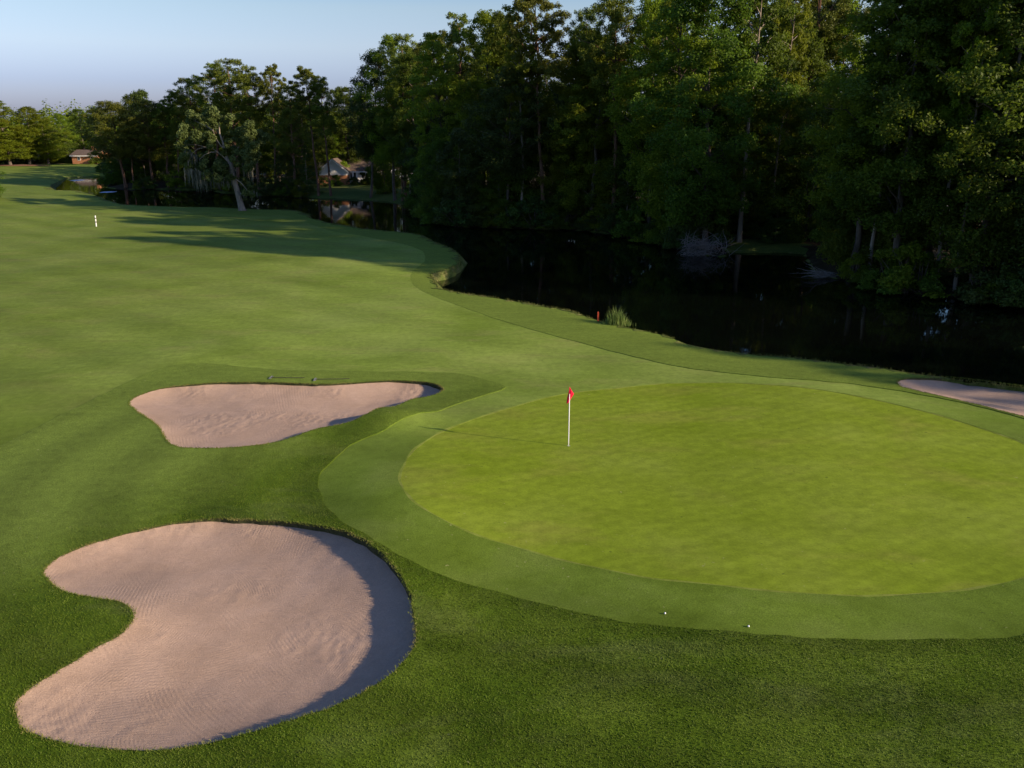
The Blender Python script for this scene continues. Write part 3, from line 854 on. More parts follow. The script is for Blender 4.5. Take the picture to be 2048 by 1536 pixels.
# ---------------------------------------------------------------- the forest wall beyond the pond
FRONT = [
    # far left end of the course, sunlit wood
    ('spring', -70, 338, 185, 'leafy tree at the left frame edge behind the far fairway', 1, 1.8),
    ('spring', -25, 336, 198, 'light green tree, first from the left behind the far fairway', 0, 1.9),
    ('spring', 22, 335, 200, 'broad rounded green tree with grey limbs left of the far fairway', 1, 2.0),
    ('spring', 60, 333, 214, 'yellow-green tree above the pine straw bed at the far left', 0, 1.9),
    ('spring', 98, 332, 224, 'mid green tree left of the distant brick house', 1, 1.8),
    ('low', 122, 330, 262, 'low bushy light green tree just left of the distant brick house', 0, 1.5),
    ('spring', 128, 326, 228, 'tall light green tree behind the low bushy one at the far left', 0, 1.1),
    ('broad', 172, 318, 219, 'green tree rising behind the distant brick house', 1, 1.3),
    ('broad', 212, 334, 214, 'dark tree at the right of the distant brick house', 2, 1.2),
    # wood beyond the narrow pond arm
    ('round', 252, 377, 200, 'round-topped pine with sunlit crown, left one of the pair over the pond arm', 0, 1.25),
    ('round', 305, 378, 199, 'round-topped pine with sunlit crown, right one of the pair over the pond arm', 0, 1.2),
    ('pine', 268, 379, 236, 'shorter pine with leaning reddish trunk under the round-topped pair', 1, 1.0),
    ('pine', 338, 379, 205, 'narrow dark pine between the round-topped pair and the tall pine group', 0, 1.0),
    ('pine', 360, 377, 178, 'ragged pine whose top sticks out left of the tall pine group', 1, 0.9),
    ('pine', 398, 380, 152, 'dark leaning pine at the left shoulder of the tall pine group', 2, 1.1),
    ('pine', 438, 381, 124, 'tall pine behind the mossy tree, left one of its pair', 0, 1.2),
    ('pine', 480, 384, 112, 'tallest pine of the group behind the mossy tree', 2, 1.3),
    ('pine', 520, 386, 132, 'dense pine right of the tallest one behind the mossy tree', 0, 1.1),
    ('pine', 553, 388, 126, 'slender pine with a separate small crown right of the mossy tree', 1, 0.85),
    ('pine', 592, 392, 166, 'shorter dark pine left of the two bare-trunked pines by the white house', 2, 1.0),
    ('pine', 638, 396, 132, 'bare-trunked pine, left one of the two in front of the white house', 1, 1.05),
    ('pine', 662, 394, 152, 'bare-trunked pine, right one of the two in front of the white house', 0, 0.9),
    ('broad', 560, 372, 200, 'broadleaf tree filling the gap behind the slender pine', 0, 1.1),
    ('broad', 700, 372, 176, 'sunlit leafy tree rising behind the white house', 0, 1.1),
    ('broad', 745, 372, 190, 'leafy tree over the chimney of the white house', 2, 1.1),
    # tall wood on the big bend
    ('broad', 742, 402, 92, 'lacy dark tree at the left end of the tall forest wall', 2, 0.95),
    ('spring', 790, 404, 58, 'tall open tree with small bright leaves, second from the left of the forest wall', 0, 1.0),
    ('pine', 812, 408, 60, 'dark topped pine beside the tall open tree in the forest wall', 2, 1.0),
    ('broad', 838, 408, 98, 'leafy tree with a thin leaning trunk at the pond corner', 1, 0.9),
    ('pine', 868, 418, 58, 'black-crowned pine above the pond corner', 1, 1.0),
    ('spring', 893, 423, 62, 'bright leafy tree right of the black-crowned pine', 1, 1.1),
    ('pine', 930, 428, 28, 'pine with a rounded dark cap among the bright leafy trees', 0, 0.9),
    ('broad', 910, 424, 120, 'mid-height dark tree over the pond below the capped pine', 2, 1.1),
    ('spring', 968, 434, 16, 'tall yellow-green tree left of the pale straight trunk', 0, 1.15),
    ('pale', 1044, 454, -20, 'tall tree with a straight pale trunk and yellow-green crown', 1, 0.85),
    ('cone', 1142, 462, 205, 'feathery light cypress standing before the bright bushy trees', 0, 0.9),
    ('cone', 1250, 472, 250, 'feathery cypress below the small blue sky notch', 1, 0.9),
    ('cone', 1000, 458, 290, 'small feathery cypress at the water left of the sky gap', 0, 0.9),
    ('pine', 1086, 462, -30, 'open pine standing against the sky gap above the pond', 1, 1.1),
    ('broad', 1012, 457, 130, 'dark tree below the yellow-green crown of the pale trunk', 2, 1.0),
    ('spring', 1134, 460, 85, 'bright bushy tree just right of the sky gap', 0, 0.95),
    ('spring', 1178, 462, 60, 'bright leafy tree under the flat dark pine crowns', 1, 1.2),
    ('pine', 1166, 450, 16, 'flat dark pine crown showing behind bright leafy trees', 2, 0.8),
    ('pine', 1228, 468, -30, 'tall pine left of the small blue sky notch', 0, 1.05),
    ('spring', 1300, 478, -20, 'leafy tree right of the small blue sky notch', 0, 0.9),
    ('spring', 1345, 490, -60, 'tall tree with glossy yellow-green top above the brush pile', 1, 1.2),
    ('broad', 1410, 495, -70, 'tall bright tree between the brush pile and the pale trunk', 0, 1.15),
    ('pale', 1326, 486, -30, 'slim pale-trunked tree left of the brush pile', 1, 0.7),
    ('pale', 1541, 478, -40, 'slim pale-trunked tree standing back behind the grassy landing', 1, 0.75),
    ('pale', 1736, 566, -60, 'slim pale-trunked tree beside the fallen branches', 0, 0.7),
    ('pale', 1908, 590, -90, 'slim pale-trunked tree left of the bare dead tree', 1, 0.75),
    ('broad', 1505, 438, -40, 'big dark tree behind the straight pale-trunked tree', 0, 1.2),
    ('broad', 1548, 430, -30, 'big dark tree standing deep behind the grassy landing', 1, 1.3),
    ('pale', 1478, 490, -60, 'straight pale-trunked tree at the grassy landing', 0, 1.0),
    ('pine', 1588, 455, -110, 'thick-trunked pine behind the grassy landing', 0, 1.2),
    ('pine', 1622, 425, -60, 'pine with a long bare dark trunk right of the grassy landing', 1, 1.0),
    ('spring', 1700, 552, -80, 'big green tree right of the grassy landing', 0, 1.1),
    ('broad', 1785, 572, -110, 'light green tree over the fallen branches', 1, 1.15),
    ('broad', 1850, 560, -130, 'feathery tree, third from the right edge of the forest wall', 1, 1.1),
    ('pale', 1868, 585, -120, 'thin pale-trunked tree in the right part of the forest wall', 1, 0.8),
    ('broad', 1940, 590, -150, 'light green tree, second from the right edge of the forest wall', 0, 1.1),
    ('broad', 2040, 590, -190, 'tall tree filling the top right corner of the forest wall', 0, 1.2),
]
for kd, u, vb, vt, lab, var, wide in FRONT:
    plant_px(kd, u, vb, vt, lab, None, var, wide, dz=-0.1)


def proj_u(x, y, z=0.0):
    d = y * CP - (z - H) * SP
    return 1024 + F_PX * x / d, 768 - F_PX * (y * SP + (z - H) * CP) / d


def ok(x, y, dmin):
    return all((x - a) ** 2 + (y - b) ** 2 > dmin * dmin for a, b in placed)


def shore_samples(step, off, u0, u1, jitter=1.2, mx=95):
    P = fs_; out = []
    seg = np.linalg.norm(np.diff(P, axis=0), axis=1); s = np.concatenate([[0], np.cumsum(seg)])
    t = R2.uniform(0, step)
    while t < s[-1]:
        i = min(np.searchsorted(s, t), len(P) - 1)
        i0, i1 = max(0, i - 6), min(len(P) - 1, i + 6)
        d = P[i1] - P[i0]; d /= np.linalg.norm(d) + 1e-9
        n = np.array([-d[1], d[0]])
        q = P[i] + n * (off + R2.uniform(-jitter, jitter)) + d * R2.uniform(-jitter, jitter)
        u, _ = proj_u(q[0], q[1])
        for _ in range(12):
            if not inside(np.array([q[0]]), np.array([q[1]]), WATER)[0]: break
            q = q + n * 0.3
        if u0 <= u <= u1 and q[0] < mx and not inside(np.array([q[0]]), np.array([q[1]]), WATER)[0]:
            out.append((q[0], q[1], u))
        t += step * R2.uniform(0.75, 1.3)
    return out


def zone_name(u):
    if u < 240: return None
    for hi, nm in ((420, 'beyond the narrow pond arm'), (600, 'behind the mossy tree'), (790, 'round the white house'), (900, 'at the pond corner'), (1090, 'between the pond corner and the sky gap'),
                   (1330, 'between the sky gap and the brush pile'), (1480, 'behind the brush pile'), (1640, 'behind the grassy landing'), (1860, 'above the fallen branches')):
        if u < hi: return nm
    return 'at the right end of the forest wall'


KEEP = [(1462, 1496), (1610, 1634), (1318, 1334), (1036, 1052)]       # pale and bare trunks stay in view


def fill(step, off, u0, u1, kinds, hmin, hmax, desc, dmin, avoid=(), jitter=1.3, wide=1.0):
    for x, y, u in shore_samples(step, off, u0, u1, jitter):
        if any(a < u < b for a, b in avoid): continue
        if not ok(x, y, dmin): continue
        kd = R2.choice(kinds)
        zn = zone_name(u)
        if zn is None: continue
        plant(kd, x, y, R2.uniform(hmin, hmax), f"{desc} {zn}", f"{desc} plants {zn}", None, wide * R2.uniform(.9, 1.15))


SKY = [(1044, 1146), (1236, 1300)]
GAPS = [(628, 690), (690, 735)]
INLET = [(1456, 1622)]
# bushes and small trees hanging over the water
fill(2.5, 0.9, 842, 2600, ['low', 'cone', 'low'], 6, 12, 'bushy dark green tree leaning over the water', 1.9, KEEP + INLET + [(1352, 1462), (1625, 1690)], 0.5, 0.9)
fill(1.4, -0.1, 842, 2600, ['shrub'], 1.6, 3.6, 'dark shrub at the water edge', 0.9, KEEP + INLET + [(1352, 1462), (1625, 1690)], 0.4, 1.15)
fill(4.2, 4.2, 842, 2600, ['low', 'low', 'cone'], 10, 16, 'mid-height bushy tree', 2.2, KEEP + [(1470, 1600)])
# tall trees deeper in the wood
fill(6.5, 7.5, 800, 2500, ['broad', 'spring', 'pine', 'broad'], 19, 24, 'tall leafy tree packed', 3.0, KEEP + [(850, 985)] + SKY)
fill(6.5, 13, 850, 2500, ['pine', 'broad', 'broad'], 20, 25, 'tall dark tree deep in the wood', 3.2, SKY)
fill(7.0, 27, 900, 2300, ['broad', 'spring'], 20, 25, 'tall tree at the back of the wood', 3.6, SKY)
fill(7.0, 20, 880, 2400, ['broad', 'broad', 'low'], 14, 20, 'half hidden dark tree far inside the wood', 3.6)
fill(3.2, 9.5, 1440, 1640, ['low', 'shrub'], 2.6, 5.0, 'sunlit bush', 1.6, [(1610, 1634)], 1.0)
fill(3.2, 14.5, 1500, 1900, ['low'], 6.0, 10.0, 'shaded bushy tree by a hidden house', 1.8, [], 1.0)
# wood beyond the pond arm and left of the white house
fill(4.6, 1.2, 222, 628, ['low', 'cone', 'low'], 6, 12, 'dark bushy tree at the water', 2.0, [(344, 396), (520, 552)], 0.7)
fill(5.5, 8.0, 222, 640, ['broad', 'low', 'broad'], 12, 18, 'dark leafy tree', 3.0, [(346, 394)])
fill(7.0, 18.0, 222, 640, ['broad', 'spring', 'low'], 11, 17, 'leafy tree farther back', 3.6, [])
fill(2.4, 0.2, 222, 628, ['shrub'], 1.8, 3.2, 'low shrub at the water edge', 1.2, [(344, 396)], 0.5, 1.1)
# hedge and trees round the house
for i, (u, v, h) in enumerate([(652, 372, 1.6), (672, 371, 2.0), (687, 367, 3.9), (708, 369.5, 1.5), (728, 369, 2.3), (760, 369, 4.2), (775, 368, 5.0), (812, 371, 1.4)]):
    x, y = unproj(u, v, 0.3)
    plant('shrub', x, y, h, 'dark clipped shrub in front of the white house porch', 'shrubs before the white house', i, 1.1)
for i, (u, v, vt) in enumerate([(610, 366, 225), (655, 356, 215), (690, 352, 226), (728, 352, 220), (770, 352, 205), (810, 353, 210), (850, 355, 190), (890, 356, 180), (930, 358, 170)]):
    plant_px(['broad', 'spring', 'low'][i % 3], u, v, vt, 'sunlit leafy tree in the row behind the white house', 'trees behind the white house', None, 1.5)
for u, v, vt, lab in [(772, 392, 250, 'slim leafy tree between the house and the white garage')]:
    plant_px('low', u, v, vt, lab, None, None, 0.75)
for u, v, vt in [(805, 412, 190), (822, 414, 200)]:
    plant_px('pale' if u > 815 else 'pine', u, v, vt, 'thin bare-trunked tree at the pond corner, %s of the two' % ('left' if u < 815 else 'right'), None, 0, 0.7)
for i, (u, v, vt) in enumerate([(226, 371, 318), (243, 367, 300), (262, 366, 296), (284, 368, 305)]):
    plant_px('low', u, v, vt, 'dark bushy tree at the corner of the pond arm near the red bush', 'bushy trees at the pond arm corner', i, 1.2)
# lit bushes on the lawn behind the pond arm
for i, (u, v, vt) in enumerate([(352, 372, 338), (372, 371, 342), (392, 372, 335), (412, 373, 340)]):
    plant_px('shrub', u, v, vt, 'sunlit yellow-green bush on the lawn behind the pond arm', 'bushes behind the pond arm', 2, 1.5)
# beyond the far left fairway
for i, (u, v, vt) in enumerate([(-90, 334, 296), (-40, 333, 290), (-5, 332, 293), (30, 331.5, 300), (66, 331, 303), (104, 330.5, 305), (140, 326, 300), (196, 331, 305), (214, 340, 318)]):
    plant_px('shrub', u, v, vt, 'green bush in the hedge line behind the far left fairway', 'bushes behind the far fairway', i, 1.4)
plant_px('low', -32, 408, 300, 'bushy green tree cut by the left frame edge', None, 0, 1.0)
plant_px('shrub', 8 - 50, 404, 340, 'shrub under the bushy tree at the left frame edge', None, 1, 1.2)
o = plant_px('shrub', 206, 345, 326, 'small red-leaved bush on the far pond bank', None, 0, 1.1)
me = o.children[1].data.copy(); me.materials.clear(); me.materials.append(M_REDLEAF); o.children[1].data = me
for i, (x, y, h) in enumerate([(34.0, 61.5, 28), (32.0, 66.5, 27), (37.5, 57.5, 28), (42.0, 53.5, 27)]):
    plant('pine', x, y, h, 'very tall pine rising above the frame in the right part of the forest wall', 'very tall pines in the forest wall', 1, 0.8)
# trees outside the frame on the right whose shade falls on the green surrounds
plant('pine', 74.5, 19.0, 25, 'pine standing right of the frame beyond the right bunker', None, 0, 1.0)
plant('pine', 81.0, 22.0, 24, 'second pine right of the frame beyond the right bunker', None, 2, 1.0)


# far-off wood closing the horizon
def far_wood():
    r = np.random.default_rng(99); VV = []; FF = []; nb = 0
    for row, (Y0, hh) in enumerate([(265, 12.5), (300, 15), (360, 17), (440, 19)]):
        xs = np.arange(-Y0 * 0.95, Y0 * 0.8, 7.5)
        for x in xs:
            if row == 0 and x < -100: continue
            y = Y0 + r.uniform(-8, 8); h = hh * r.uniform(0.8, 1.15); rad = r.uniform(4, 6.5)
            n = 700
            d = r.normal(size=(n, 3)); d /= np.linalg.norm(d, axis=1)[:, None]
            rr = r.uniform(0.55, 1.05, n)[:, None] * (1 + 0.25 * np.sin(d[:, :1] * 6 + x) * np.sin(d[:, 1:2] * 5))
            p = np.array([x, y, h * 0.52]) + d * rr * [rad, rad, h * 0.5]
            V, Fq = leaf_quads(p, d + r.normal(size=(n, 3)) * 0.5 + [0, 0, .4], 0.48, 0.8, r)
            VV.append(V); FF.append(Fq + nb); nb += len(V)
    me = np_mesh("distant_wood", np.vstack(VV), np.vstack(FF), [M_LEAF_Y])
    tag(link("distant_wood", me), "hazy dark line of woodland on the horizon at the left", "woodland", kind="stuff")


far_wood()


# ---------------------------------------------------------------- the moss-hung tree on the fairway point
def mossy_tree():
    bx, by = unproj(484, 421)
    bz = float(ground_z([bx], [by])[0]); r = np.random.default_rng(3)
    dep = by * CP + H * SP
    def w(u, v, dy=0.0): return ((u - 484) / F_PX * dep, dy, z_at(by, v) - bz)
    e = bpy.data.objects.new("mossy_tree", None); COL.objects.link(e); e.location = (bx, by, bz)
    tg = Geo()
    tg.tube([w(486, 424), w(484, 419), w(481.6, 403), w(477, 377), w(472.5, 353), w(470.5, 334), w(471, 322)], [.62, .47, .38, .34, .31, .27, .2], 10)
    tg.tube([w(484, 423), w(489, 422.6, -.3), w(495, 424, -.5)], [.25, .15, .05], 6)
    tg.tube([w(484, 423), w(478, 422.6, -.4), w(472, 424, -.6)], [.25, .15, .05], 6)
    limbs = [([(470.5, 336), (465, 317), (461, 300), (458, 281), (454, 266), (455, 250), (452, 236)], .21, 0),
             ([(460, 297), (455, 291), (449, 283), (446, 272), (445, 258)], .11, -.4), ([(456, 272), (449, 262), (445, 252)], .08, .3),
             ([(470, 330), (458, 314), (448, 304), (440, 297), (424, 295), (412, 298), (402, 306), (396, 318), (394, 332)], .07, -1.0),
             ([(448, 304), (436, 304), (426, 309), (421, 318)], .07, -1.4), ([(424, 295), (412, 290), (402, 289), (392, 290)], .07, -.8),
             ([(446, 276), (434, 270), (424, 266), (412, 268)], .07, .8), ([(444, 262), (428, 252), (414, 246), (400, 238)], .07, .5),
             ([(471, 325), (478, 312), (486, 298), (494, 284), (500, 268)], .16, .2), ([(480, 310), (490, 306), (502, 308), (514, 316)], .09, -.8),
             ([(489, 294), (500, 288), (512, 286), (520, 292)], .08, .9), ([(457, 282), (462, 274), (466, 270)], .05, -.3),
             ([(472, 352), (480, 358), (490, 366), (500, 378), (506, 388)], .10, -.7), ([(471, 340), (462, 344), (452, 352), (444, 358)], .10, .6),
             ([(470, 336), (460, 330), (446, 330), (434, 336), (424, 342)], .09, .9), ([(494, 284), (502, 276), (508, 266), (508, 256)], .07, -.5)]
    for pts, rad, dy in limbs:
        n = len(pts)
        tg.tube([w(u + r.normal(0, .5), v, dy * i / (n - 1) * 1.4) for i, (u, v) in enumerate(pts)], [rad * (1 - .75 * i / (n - 1)) for i in range(n)], 6, False)
    o = link("trunk", tg.mesh("trunk", M_BARK_W, True), e)
    cl = [(454, 228, 15), (461, 240, 11), (444, 236, 9), (396, 235, 10), (408, 241, 12), (422, 247, 13), (434, 254, 11), (405, 262, 12), (416, 272, 12), (398, 280, 9), (432, 276, 10), (440, 286, 8),
          (502, 254, 12), (512, 264, 13), (520, 276, 12), (505, 272, 12), (525, 290, 11), (512, 292, 13), (524, 304, 10), (500, 300, 12), (514, 314, 12), (496, 318, 10), (518, 326, 9), (506, 332, 9), (486, 316, 8),
          (482, 268, 7), (490, 276, 8), (474, 286, 6), (476, 300, 7),
          (456, 328, 10), (448, 338, 11), (460, 346, 11), (450, 354, 8), (466, 356, 8), (440, 346, 7), (389, 312, 10), (386, 326, 10), (398, 324, 8), (402, 338, 9), (392, 342, 9), (418, 314, 7), (421, 328, 8), (424, 342, 9), (412, 346, 8),
          (430, 352, 7), (382, 300, 9), (388, 292, 8), (492, 368, 7), (500, 376, 8), (508, 384, 7), (494, 386, 7), (490, 397, 4), (470, 318, 6), (464, 306, 5)]
    pts = []; dirs_ = []
    for (u, v, rp) in cl:
        R = rp / 15.3 * 1.22; n = int(620 * R * R + 120)
        c = np.array(w(u, v, r.uniform(-1, 1) * min(2.6, 1.2 + abs(u - 470) / 30)))
        for q in range(3):
            cc = c + r.normal(0, R * .45, 3)
            d = r.normal(size=(n // 2, 3)); d /= np.linalg.norm(d, axis=1)[:, None]
            pts.append(cc + d * (R * .72 * r.uniform(0, 1, len(d)) ** .45)[:, None] * [1, 1, .8]); dirs_.append(d)
    P = np.vstack(pts); D = np.vstack(dirs_)
    V, Fq = leaf_quads(P, D * .6 + r.normal(size=P.shape) * .7 + [0, 0, .4], 0.15, .6, r)
    link("crown", np_mesh("crown", V, Fq, [M_LEAF_M]), e)
    # grey moss hanging in strands under the limbs
    V = []; Fq = []; nb = 0
    for (u0, u1, v0, L0, L1, cnt) in [(384, 404, 340, .8, 3.0, 46), (404, 428, 345, .8, 3.0, 44), (428, 462, 355, .6, 2.0, 34), (494, 514, 330, .8, 2.6, 34), (484, 512, 388, .3, 1.0, 18), (388, 402, 306, .8, 2.4, 20), (464, 476, 340, .4, 1.4, 10)]:
        for _ in range(cnt):
            u = r.uniform(u0, u1); p = np.array(w(u, v0 + r.uniform(-8, 5), r.uniform(-1.6, 1.6))); L = r.uniform(L0, L1); wd = r.uniform(.05, .15)
            a = r.uniform(0, 6.28); ax = np.array([math.cos(a), math.sin(a), 0]) * wd; k = 7
            q = [p + [r.normal(0, .03), r.normal(0, .03), -L * i / k] for i in range(k + 1)]
            for i in range(k + 1):
                tt = (1 - (i / k) ** 1.6) * r.uniform(.6, 1.2); V += [q[i] - ax * tt, q[i] + ax * tt]
            for i in range(k): Fq.append([nb + 2 * i, nb + 2 * i + 1, nb + 2 * i + 3, nb + 2 * i + 2])
            nb += 2 * (k + 1)
    link("hanging_moss", np_mesh("hanging_moss", np.array(V), np.array(Fq), [M_MOSS]), e)
    tag(e, "leaning pale-trunked tree hung with grey moss, alone on the fairway side of the pond", "tree")


mossy_tree()


# ---------------------------------------------------------------- dead wood at the water
def curve_branch(g, p, d, L, r0, r, n=8, bend=0.25, droop=0.0):
    pts = [Vector(p)]; d = Vector(d).normalized()
    for i in range(n):
        d = (d + Vector((r.normal(0, bend), r.normal(0, bend), r.normal(0, bend) - droop))).normalized()
        pts.append(pts[-1] + d * L / n)
    g.tube(pts, [r0 * (1 - .85 * i / n) for i in range(n + 1)], 5, False); return pts


def dead_things():
    r = np.random.default_rng(17)
    x, y = unproj(1412, 513, WATER_Z); g = Geo()
    e = link("brush_pile", None, loc=(x, y, WATER_Z))
    e.name = "brush_pile"
    for _ in range(240):
        a = r.uniform(0, 6.28); rr = r.uniform(0, 2.4)
        curve_branch(g, (rr * math.cos(a) * 1.0, abs(rr * math.sin(a)) * .8 + .3, r.uniform(-.1, 1.1)), (math.cos(a * 1.7 + 1), math.sin(a * 2.3) * .7, r.uniform(-.1, .9)), r.uniform(1.2, 2.8), r.uniform(.016, .038), r, 10, .15, .08)
    bpy.data.objects.remove(e)
    o = link("brush_pile", g.mesh("brush_pile", M_DEAD), loc=(x, y, WATER_Z))
    tag(o, "tangled pile of bleached dead branches at the water edge left of the grassy landing", "brush pile")
    x, y = unproj(1655, 556, WATER_Z); g = Geo()
    for _ in range(34):
        curve_branch(g, (r.uniform(-.4, 1.2), r.uniform(-.3, .7), r.uniform(0, .35)), (-1, r.normal(0, .35), r.uniform(-.05, .35)), r.uniform(1.2, 2.6), r.uniform(.02, .05), r, 7, .14, .03)
    o = link("fallen_branches", g.mesh("fallen_branches", M_DEAD), loc=(x, y, WATER_Z))
    tag(o, "grey fallen branches lying on the dark water at the far bank", "fallen branches")
    # dead slender tree on the right
    x, y = unproj(2004, 588, WATER_Z); y += 0.0
    h = z_at(y, 300) - WATER_Z
    g = Geo(); k = 12
    tp = [Vector((math.sin(i * .7) * .10 - i * .035, 0, h * i / (k - 1))) for i in range(k)]
    g.tube(tp, [.10 * (1 - .8 * i / (k - 1)) for i in range(k)], 7)
    e = link("dead_tree", None, loc=(x, y, WATER_Z)); bpy.data.objects.remove(e)
    e = bpy.data.objects.new("dead_tree", None); COL.objects.link(e); e.location = (x, y, WATER_Z)
    link("trunk", g.mesh("trunk", M_BARK_W, True), e)
    g = Geo()
    for _ in range(26):
        i = r.integers(4, 11); s = 1 if r.uniform() < .4 else -1
        curve_branch(g, tp[i], (s, r.normal(0, .6), r.uniform(.2, .9)), r.uniform(.6, 1.8), .025, r, 6, .2)
    link("dead_branches", g.mesh("dead_branches", M_BARK_W), e)
    tag(e, "slender bare pale dead tree near the right edge of the forest wall", "tree")


dead_things()


# ---------------------------------------------------------------- flagstick, stakes, balls, rakes
def on_turf(u, v, extra=0.0):
    x, y = unproj(u, v); return x, y, float(hb(x, y)) + extra


def flagstick():
    x, y, z = on_turf(1137, 891, -0.012)
    e = bpy.data.objects.new("flagstick", None); COL.objects.link(e); e.location = (x, y, z)
    g = Geo(); g.tube([(0, 0, -.1), (0, 0, .2), (0, 0, 2.12)], [.016, .016, .012], 10); 
    link("pole", g.mesh("pole", M_WHITE, True), e)
    # limp folded cloth hanging behind the pole
    r = np.random.default_rng(4); nu, nv = 26, 18; V = []; Fq = []
    for j in range(nv + 1):
        t = j / nv
        wR = (0.012 + 0.155 * min(1, (t / .62)) ** 1.0) if t < .62 else .167 - .11 * ((t - .62) / .38)
        wL = 0.01 + 0.075 * t
        for i in range(nu + 1):
            s = i / nu
            px = -wL + (wR + wL) * (0.5 - 0.5 * math.cos(s * math.pi * 2.0)) * (1 - .12 * s) + .01 * math.sin(9 * s + 3 * t)
            py = -0.03 + 0.085 * min(1, t / .62) ** 4 + 0.07 * s * t + 0.02 * math.sin(s * 11 + t * 2.5) * t
            pz = 2.14 - t * (0.53 + 0.09 * math.sin(s * 8 + .6)) - .02 * s
            V.append((px, py, pz))
    for j in range(nv):
        for i in range(nu):
            a = j * (nu + 1) + i; Fq.append((a, a + 1, a + nu + 2, a + nu + 1))
    me = np_mesh("flag", np.array(V), np.array(Fq), [M_FLAG], True)
    fo = link("flag", me, e); m = fo.modifiers.new("cloth", 'SOLIDIFY'); m.thickness = 0.004
    tag(e, "white flagstick with a limp red flag standing on the putting green", "flagstick")
    g = Geo(); n = 20
    ring = [(0.054 * math.cos(k * 2 * math.pi / n), 0.054 * math.sin(k * 2 * math.pi / n)) for k in range(n)]
    ri = [(a * 0.92, b * .92) for a, b in ring]
    g.add([(a, b, .006) for a, b in ring] + [(a, b, .006) for a, b in ri] + [(a, b, -.05) for a, b in ri], [(k, (k + 1) % n, n + (k + 1) % n, n + k) for k in range(n)] + [(n + k, n + (k + 1) % n, 2 * n + (k + 1) % n, 2 * n + k) for k in range(n)])
    tag(link("hole_cup", g.mesh("hole_cup", M_HOLE), loc=(x, y, z)), "small round cup in the green at the foot of the flagstick", "golf hole")


flagstick()


def stakes():
    x, y, z = on_turf(192.6, 453)
    h = z_at(y, 431.5) - z; e = bpy.data.objects.new("distance_post", None); COL.objects.link(e); e.location = (x, y, z); e.rotation_euler = (0, math.radians(2), 0)
    zs = [(0, .37, M_WHITE), (.37, .47, M_BLACK), (.47, .73, M_WHITE), (.73, .82, M_BLACK), (.82, 1.0, M_WHITE)]
    g = Geo(); g.tube([(0, 0, -.1), (0, 0, h * .995), (0, 0, h + .03)], [.062, .062, .03], 12); link("post", g.mesh("post", M_WHITE), e)
    for a, b, m in zs:
        if m is M_BLACK:
            g = Geo(); g.tube([(0, 0, h * a), (0, 0, h * b)], .066, 12); link("band", g.mesh("band", m), e)
    tag(e, "white distance post with two black bands out on the left fairway", "post")
    x, y, z = on_turf(1196, 640, .0); h = z_at(y, 623) - z
    g = Geo(); g.box(-.045, -.02, -.1, .045, .02, h * .93); g.add([(-.045, -.02, h * .93), (.045, -.02, h * .93), (.045, .02, h * .93), (-.045, .02, h * .93), (0, -.02, h), (0, .02, h)], [(0, 1, 4), (1, 2, 5, 4), (2, 3, 5), (3, 0, 4, 5)])
    tag(link("hazard_stake", g.mesh("hazard_stake", M_RED), loc=(x, y, z)), "short red stake at the pond edge beside a clump of reeds", "stake")
    for u, v, lab in ((1330, 1228, "white golf ball on the fringe below the green, left one of the two"), (1497, 1254, "white golf ball on the fringe below the green, right one of the two")):
        x, y, z = on_turf(u, v)
        import bmesh
        bm = bmesh.new(); bmesh.ops.create_uvsphere(bm, u_segments=20, v_segments=14, radius=.0215)
        me = bpy.data.meshes.new("golf_ball"); bm.to_mesh(me); bm.free(); me.materials.append(M_BALL)
        for p in me.polygons: p.use_smooth = True
        tag(link("golf_ball", me, loc=(x, y, z + .021)), lab, "golf ball", "golf balls on the fringe")
    M_RAKE = simple("rake_grey", (0.16, 0.17, 0.15), 0.5, 0.1, 8); M_HAND = simple("rake_handle_wood", (0.05, 0.045, 0.03), 0.6, 0.2, 8)
    for (u, v, rz, lab) in ((541, 757.5, math.radians(-2), "bunker rake lying on the grass above the upper bunker, left one of the two"), (629, 761.5, math.radians(4), "bunker rake lying on the grass above the upper bunker, right one of the two")):
        x, y, z = on_turf(u, v, .05); e = bpy.data.objects.new("bunker_rake", None); COL.objects.link(e); e.location = (x, y, z); e.rotation_euler = (0, 0, rz)
        g = Geo(); g.tube([(0, 0, .02), (1.5, 0, .015)], .014, 7); link("handle", g.mesh("handle", M_HAND), e)
        g = Geo(); g.box(-.02, -.2, .0, .02, .2, .025)
        for k in range(8): g.box(.02, -.195 + k * .054, .004, .09, -.183 + k * .054, .018)
        link("rake_head", g.mesh("rake_head", M_RAKE), e)
        tag(e, lab, "rake", "rakes by the upper bunker")


stakes()


# ---------------------------------------------------------------- grass with real blades
def blade_mesh(name, P, hgt, wid, r, lean=0.35, per=3, mats=None):
    """P: (n,3) roots; every root carries a few bent blades (triangles)"""
    n = len(P) * per; R = np.repeat(P, per, 0)
    a = r.uniform(0, 6.283, n); h = hgt * r.uniform(.55, 1.25, n); l = h * lean * r.uniform(.2, 1.5, n)
    R = R + np.stack([r.normal(0, wid * 1.2, n), r.normal(0, wid * 1.2, n), np.full(n, -.006)], 1)
    wv = np.stack([-np.sin(a), np.cos(a), np.zeros(n)], 1) * (wid * r.uniform(.6, 1.3, n))[:, None]
    tip = R + np.stack([np.cos(a) * l, np.sin(a) * l, h], 1)
    V = np.stack([R - wv, R + wv, tip], 1).reshape(-1, 3)
    return np_mesh(name, V, np.arange(n * 3).reshape(n, 3), mats)


